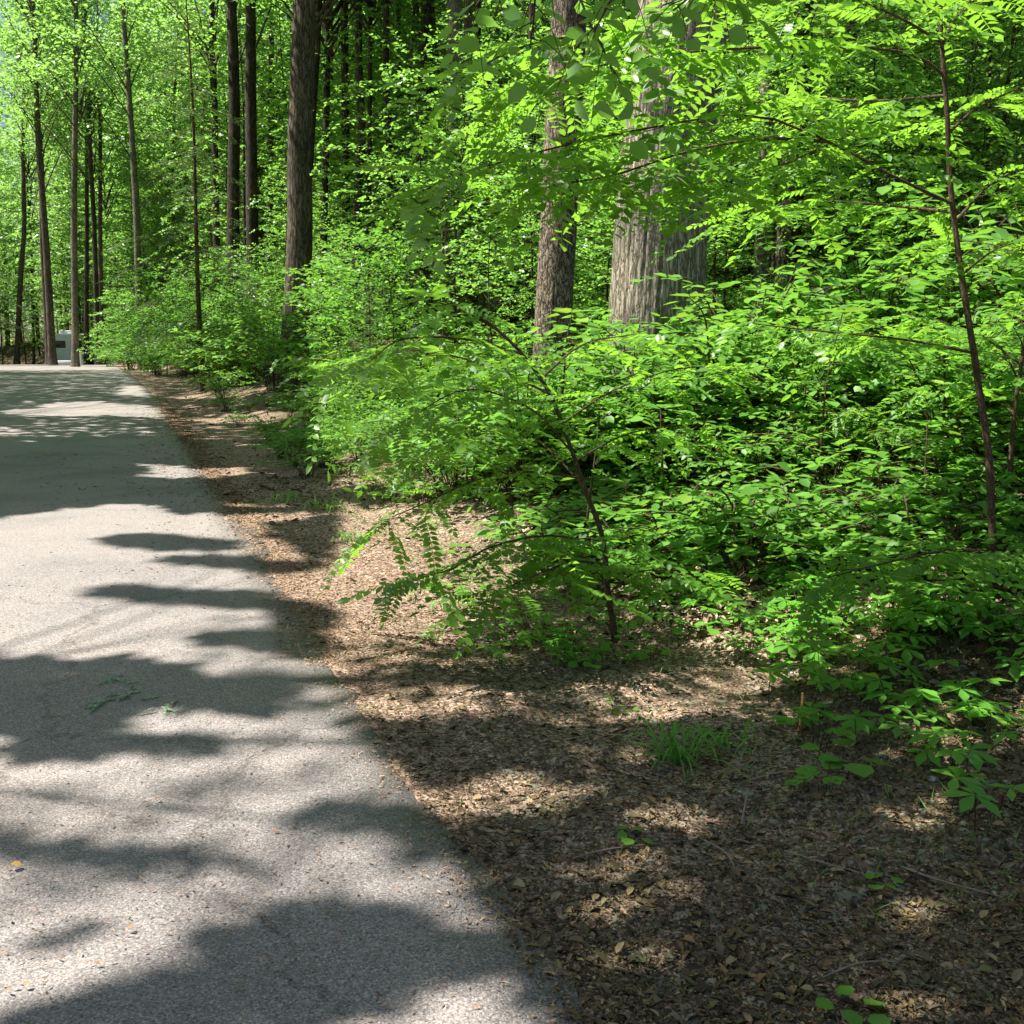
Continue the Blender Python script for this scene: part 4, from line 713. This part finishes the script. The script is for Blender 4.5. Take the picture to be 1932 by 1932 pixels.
def fallen(px, py, T, L, m, label, rz=0., name='fallen_leaf', onroad=True, tilt=.1):
    q = surf(G(px, py)[None])[0]; lv = Leaves(); r = np.random.RandomState(int(px)); lv.add(np.zeros((1, 3))+UP*.006, np.array([cos(rz), sin(rz), 0]), unit(np.array([[tilt, .05, 1]])), L, L*.8); tag(link(name, mesh(name, *lv.geo(T, r)), m, loc=q), label, 'leaf')
M_DRY = simple('dry_yellow_leaf', [(.45, .25, .05)], .6); M_DRYB = simple('dry_tan_leaf', [(.30, .21, .10)], .7); M_OR = simple('dry_orange_leaf', [(.38, .16, .06)], .7)
fallen(22, 1665, [(TC, F6)], .035, M_DRY, 'round yellow leaf on the asphalt at the left edge'); fallen(1690, 1735, LOB, .075, M_DRYB, 'large pale brown lobed leaf on the lower right litter', .5)
for x, y, lb in [(295, 1535, 'orange leaf scrap in mid asphalt'), (555, 1590, 'orange leaf scrap in the sunlit asphalt patch'), (525, 1597, 'dark orange crumb left of another scrap'), (120, 1500, 'little orange leaf scrap at the left'), (15, 1460, 'brown scrap at the left edge in shade'), (255, 1785, 'brown curled scrap low on the asphalt'), (620, 1250, 'tan leaf flake near the shaded road edge'), (490, 1265, 'tan leaf flake on the shaded road'), (150, 1330, 'amber flake on the road left of the leaflet pile'), (780, 1440, 'orange flake near the litter edge'), (800, 1590, 'orange speck near the finger shaped shadow'), (60, 1895, 'pale curled scrap at the bottom left'), (1370, 1790, 'orange broken leaf by the stones'), (1180, 1640, 'orange dry leaf on the litter')]:
    fallen(x, y, [(TC, F6)], .018, M_OR, lb, x)
def sprig(px, py, n, L, spread, label):
    q = surf(G(px, py)[None])[0]; r = np.random.RandomState(int(px+py)); lv = Leaves()
    for i in range(n): lv.add(np.array([[r.randn()*spread, r.randn()*spread*.8, .006+.01*r.rand()]]), np.array([r.randn(), r.randn(), .02]), upn(r, 1, .15), L*r.uniform(.7, 1.2), L*.8)
    tag(link('leaf_sprig', mesh('leaf_sprig', *lv.geo(COMP, r)), M_FALLG, loc=q), label, 'leaf sprig')
sprig(222, 1330, 11, .13, .1, 'largest pile of pale green leaflets lying on the shaded asphalt'); sprig(215, 1298, 4, .1, .03, 'small green sprig just above the leaflet pile'); sprig(320, 1357, 4, .09, .03, 'small green sprig right of the leaflet pile')
sprig(168, 932, 3, .2, .08, 'dark green leaf sprig far up the shaded road'); sprig(492, 996, 2, .22, .04, 'pale green leaf lying on the shoulder')

# ------------------------------------------------------------------ shade trees left of the road: limbs reach over it, outside the picture
rs = np.random.RandomState(41)
def fbm(x, y, sx, sy, seed):
    r = np.random.RandomState(seed); v = 0
    for o in range(4):
        for _ in range(3):
            a = r.uniform(0, 6.3); v = v+np.sin((x/sx*cos(a)+y/sy*sin(a))*2**o+r.uniform(0, 6.3))/2**o/1.6
    return v
ELL = [ # (x, y, rx, ry, slope, +shade / -light)
 (560, 1880, 420, 75, -.12, 1), (780, 1800, 190, 50, .1, 1), (430, 1800, 60, 22, 0, 1), (80, 1360, 190, 75, -.25, 1), (60, 1290, 260, 26, 0, 1), (480, 1340, 320, 26, .12, 1), (600, 1230, 260, 16, .05, .8),
 (280, 1640, 330, 17, .12, 1), (640, 1562, 62, 16, -.3, 1), (860, 1600, 90, 20, .3, 1), (60, 1440, 110, 16, 0, .8), (320, 1140, 200, 14, .05, 1), (330, 1035, 120, 10, .05, 1), (450, 1070, 120, 8, 0, .8),
 (200, 905, 330, 66, 0, 1), (480, 930, 240, 85, .15, 1), (560, 1000, 90, 30, .3, 1), (740, 1245, 150, 45, .25, 1), (850, 1350, 200, 70, .3, 1), (960, 1440, 160, 40, 0, 1), (260, 1420, 300, 18, .05, .6), (120, 1790, 130, 20, 0, .5)]
LIT = [(960, 1505, 130, 44), (940, 1475, 60, 20), (1290, 1545, 130, 26), (1120, 1640, 130, 30), (1170, 1720, 90, 30), (1720, 1555, 120, 22), (1700, 1350, 0, 0), (1690, 1345, 120, 18), (1250, 1310, 0, 0), (1300, 1680, 60, 16), (1840, 1270, 90, 30), (1420, 1365, 90, 14), (1280, 1780, 60, 20)]
def shade(px, py):
    n = fbm(px, py, 110, 34, 3); e = np.zeros_like(px)
    d = -9*np.ones_like(px)
    for x, y, rx, ry, sl, wt in ELL: dx = px-x; dy = py-y-sl*dx; d = np.maximum(d, wt-((dx/rx)**2+(dy/ry)**2)**.5*1.0)
    road = (d+.30*n) > -.02
    # litter area right of the road mostly in shade, with sun flecks
    xe = np.interp(py, [1180, 1240, 1380, 1640, 1932], [640, 640, 740, 880, 1060]); low = (px > xe+20+35*n) & (py > 1215+.04*(px-700)*(px < 1400)+30*n)
    fl = np.zeros(px.shape, bool)
    for x, y, rx, ry in LIT:
        if rx: fl |= ((px-x)/rx)**2+((py-y)/ry)**2+.5*n < 1
    fl |= fbm(px, py, 90, 26, 9) > 1.25
    out = np.where(low, ~fl, road); out = np.where(low & (px > 1380) & (py < 1440), fbm(px, py, 100, 40, 21) > .8, out)
    st = fbm(px, py, 300, 11, 6)+.5*fbm(px, py, 90, 6, 8)
    out = np.where(py < 835, st > np.where(px > 330, -.6, -.55), out)
    vg = (px > np.interp(py, [690, 700, 810, 960], [215, 250, 345, 450])) & (py < 960); out = np.where(vg, fbm(px, py, 120, 14, 19) < .75, out)
    out = np.where((py >= 835) & (py < 960) & (px < 620), fbm(px, py, 120, 10, 12) > -1.25, out)
    up = (px > 620+.0*py) & (py < 1215); out = np.where(up & (py > 690), fbm(px, py, 150, 50, 14) > 1.0, out)
    return out
TREES = [(-8.5, -1.5), (-9.5, 4.5), (-13, 11), (-19, 22), (-7.5, -7)]
sets = [[] for _ in TREES]
def add_shade(n, box, zr, seed):
    r = np.random.RandomState(seed); px = r.uniform(box[0], box[2], n); py = r.uniform(box[1], box[3], n)
    # even out density over the ground
    q = G(px, py); wgt = q[:, 1]**2; keep = (shade(px, py) if zr[0] < 14 else fbm(px, py, 300, 90, 33)+.5*(py > 1500) > -.35) & (r.rand(n) < np.clip(wgt/np.percentile(wgt, 92), 0, 1)); q = q[keep]
    zz = zr[0]+(zr[1]-zr[0])*(.5+.5*np.sin(q[:, 0]*1.1+seed)*np.cos(q[:, 1]*.9))+r.rand(len(q))*.7
    zz = np.maximum(zz, 2.6+.47*q[:, 1]); l = q+S*((zz-q[:, 2])/S[2])[:, None]; slx = l[:, 0]/np.maximum(l[:, 1], .1); ele = (l[:, 2]-EYE)/np.maximum(l[:, 1], .1)
    bad = (l[:, 1] > 0) & (slx > -.56) & (ele < .42)
    for z, x0, x1, y0, y1, pr in ((1.6, -1.9, .6, 4.4, 6.2, .88), (2.9, -1.0, 2.4, 4.3, 6.0, .35)):
        m = q+S*((z-q[:, 2])/S[2])[:, None]; bad |= (m[:, 0] > x0) & (m[:, 0] < x1) & (m[:, 1] > y0) & (m[:, 1] < y1) & (r.rand(len(q)) < pr)
    return q[~bad], l[~bad]
pts = []
for n, box, zr in [(60000, (-500, 1200, 2200, 2300), (8, 11)), (42000, (-300, 960, 1300, 1260), (11, 15)), (50000, (-300, 830, 800, 965), (8, 11)), (60000, (-260, 700, 800, 832), (9, 13)), (3200, (-500, 1180, 1500, 2300), (15, 18))]:
    q, l = add_shade(n, box, zr, int(box[1])); pts.append((q, l))
leafp = np.concatenate([l for q, l in pts]); gq = np.concatenate([q for q, l in pts])
d2 = np.stack([(leafp[:, 0]-x)**2+(leafp[:, 1]-y)**2 for x, y in TREES], -1); own = d2.argmin(1)
NAMES = ['nearest shade tree beside the photographer, left of the road', 'second shade tree along the left verge', 'third shade tree along the left verge', 'farthest broad shade tree on the left verge', 'shade tree behind the photographer on the left verge']
for i, (x, y) in enumerate(TREES):
    l = leafp[own == i]
    if not len(l): continue
    gd = gq[own == i][:, 1]; base = np.array([x, y, float(height(x, y))]); o = root('shade_tree', base, NAMES[i], 'tree'); r = np.random.RandomState(i)
    ht = max(17, l[:, 2].max()); tp = curve([(0, 0, -.3), (0, 0, 3), (.3, .1, 9), (.2, .3, ht)], 16); tb = [tube(tp, np.linspace(.3, .08, 16), 12)]
    cen = l[r.choice(len(l), min(14, len(l)), replace=False)]-base
    for c in cen:
        zb = max(3.5, c[2]-np.linalg.norm(c[:2])*.35); tb.append(tube(curve([(0.1, 0, zb), c*np.array([.5, .5, 1])-UP*.4, c-UP*.05], 7), np.linspace(.025, .006, 7), 4))
    V, Fq = join(tb); link('trunk', smooth(mesh('trunk', V, Fq)), M_BARK, o)
    lv = Leaves(); k = len(l); a = r.randn(k, 3); a[:, 2] *= .3; Ls = np.clip(.085+.011*gd, .1, .4)*r.uniform(.7, 1.2, k); lv.add(l-base, a, unit(upn(r, k, .3)+S*.5), Ls, Ls*.75); link('crown', mesh('crown', *lv.geo([(T4, F4)], r)), M_CAN, o)  # crown shaped for its shadow: leaves set sunward of the drawn shade map
print('shade leaves', len(leafp))

# ------------------------------------------------------------------ camper and marker post beyond the crest
def bx(x0, x1, y0, y1, z0, z1, bev=0):
    V = np.array([(x, y, z) for x in (x0, x1) for y in (y0, y1) for z in (z0, z1)]); return V, np.array([(0, 1, 3, 2), (4, 6, 7, 5), (0, 4, 5, 1), (2, 3, 7, 6), (0, 2, 6, 4), (1, 5, 7, 3)])
def part(name, geos, m, parent, bev=0):
    o = link(name, mesh(name, *join(geos)), m, parent)
    if bev: b = o.modifiers.new('bevel', 'BEVEL'); b.width = bev; b.segments = 3
    return o
M_WHITE = simple('white_shell', [(.75, .76, .77)], .35); M_GLASS = simple('dark_window', [(.02, .025, .03)], .1); M_RUB = simple('rubber', [(.03, .03, .03)], .8); M_GREYT = simple('grey_trim', [(.35, .36, .37)], .5); M_RED = simple('red_lens', [(.4, .02, .02)], .3)
Yr = 88.; Xr = (122-966)/F*Yr; zr = float(-.0007*26**2)-.35
cmp_ = root('camper', (Xr, Yr, zr), 'white camper parked beyond the crest, seen between the trunks', 'camper', rz=radians(8))
part('body', [bx(-1.15, 1.15, 0, 6.6, .55, 2.85)], M_WHITE, cmp_, .12); part('roof_unit', [bx(-.5, .5, 2, 3, 2.85, 3.12)], M_WHITE, cmp_, .06)
part('chassis', [bx(-1.05, 1.05, .1, 6.4, .35, .56)], M_RUB, cmp_); wn = part('window', [bx(-.45, .45, -.04, 0.02, 1.75, 2.3)], M_GLASS, cmp_, .02); wn2 = part('window', [bx(1.14, 1.19, 1.0, 2.2, 1.8, 2.35)], M_GLASS, cmp_, .02); part('window', [bx(1.14, 1.19, 4.0, 5.4, 1.8, 2.35)], M_GLASS, cmp_, .02)
part('corner_trim', [bx(-1.17, -1.05, -.03, .1, .6, 2.8), bx(1.05, 1.17, -.03, .1, .6, 2.8)], M_GREYT, cmp_); part('bumper', [bx(-1.1, 1.1, -.14, -.02, .4, .58)], M_GREYT, cmp_, .03)
for s in (-.9, .9): part('tail_light', [bx(s-.09, s+.09, -.05, .0, .75, 1.05)], M_RED, cmp_, .01)
def wheel(x, y, z, r, wd, par):
    a = np.arange(20)*2*pi/20; pr = [(.0, .0), (wd*.5, 0), (wd*.5, r*.6), (wd*.42, r*.95), (wd*.2, r), (-wd*.2, r), (-wd*.42, r*.95), (-wd*.5, r*.6), (-wd*.5, 0)]
    V = np.array([(x+p, y+q*cos(t), z+q*sin(t)) for p, q in pr[1:] for t in a]); m = len(pr)-1; i = np.arange(m-1)[:, None]*20; j = np.arange(20)[None]; k = (j+1) % 20; Fq = np.stack([i+j, i+k, i+20+k, i+20+j], -1).reshape(-1, 4); part('wheel', [(V, Fq)], M_RUB, par)
for s in (-.95, .95):
    for y in (3.6, 4.4): wheel(s, y, .36, .36, .22, cmp_)
# second vehicle, only its grey rear and dark window show
Xv = (182-966)/F*96; v2 = root('parked_van', (Xv, 96, zr-.25), 'pale grey van with a dark window, right of the camper', 'van', rz=radians(-4))
part('body', [bx(-1, 1, 0, 5, .45, 2.6)], simple('grey_paint', [(.5, .52, .54)], .35), v2, .15); part('window', [bx(-.8, .8, -.04, .05, 1.6, 2.2)], M_GLASS, v2, .02); part('bumper', [bx(-.95, .95, -.15, -.01, .4, .6)], M_RUB, v2, .03)
for s in (-.8, .8):
    part('tail_light', [bx(s-.08, s+.08, -.05, .0, .9, 1.3)], M_RED, v2, .01)
    for y in (.9, 4): wheel(s, y, .35, .35, .2, v2)
Xp = (158-966)/F*77; po = root('marker_post', (Xp, 77, -.16), 'short white marker post at the crest in front of the camper', 'post')
part('post', [bx(-.13, .13, -.13, .13, -.1, .85)], M_WHITE, po, .02); part('cap', [bx(-.16, .16, -.16, .16, .852, .93)], M_WHITE, po, .02)
Xb = (140-966)/F*78; part_b = link('parking_curb', mesh('parking_curb', *bx(-.9, .9, -.12, .12, 0, .3)), M_GREYT, loc=(Xb, 78, -.18)); b = part_b.modifiers.new('bevel', 'BEVEL'); b.width = .03; tag(part_b, 'low pale concrete kerb block left of the marker post', 'kerb block')
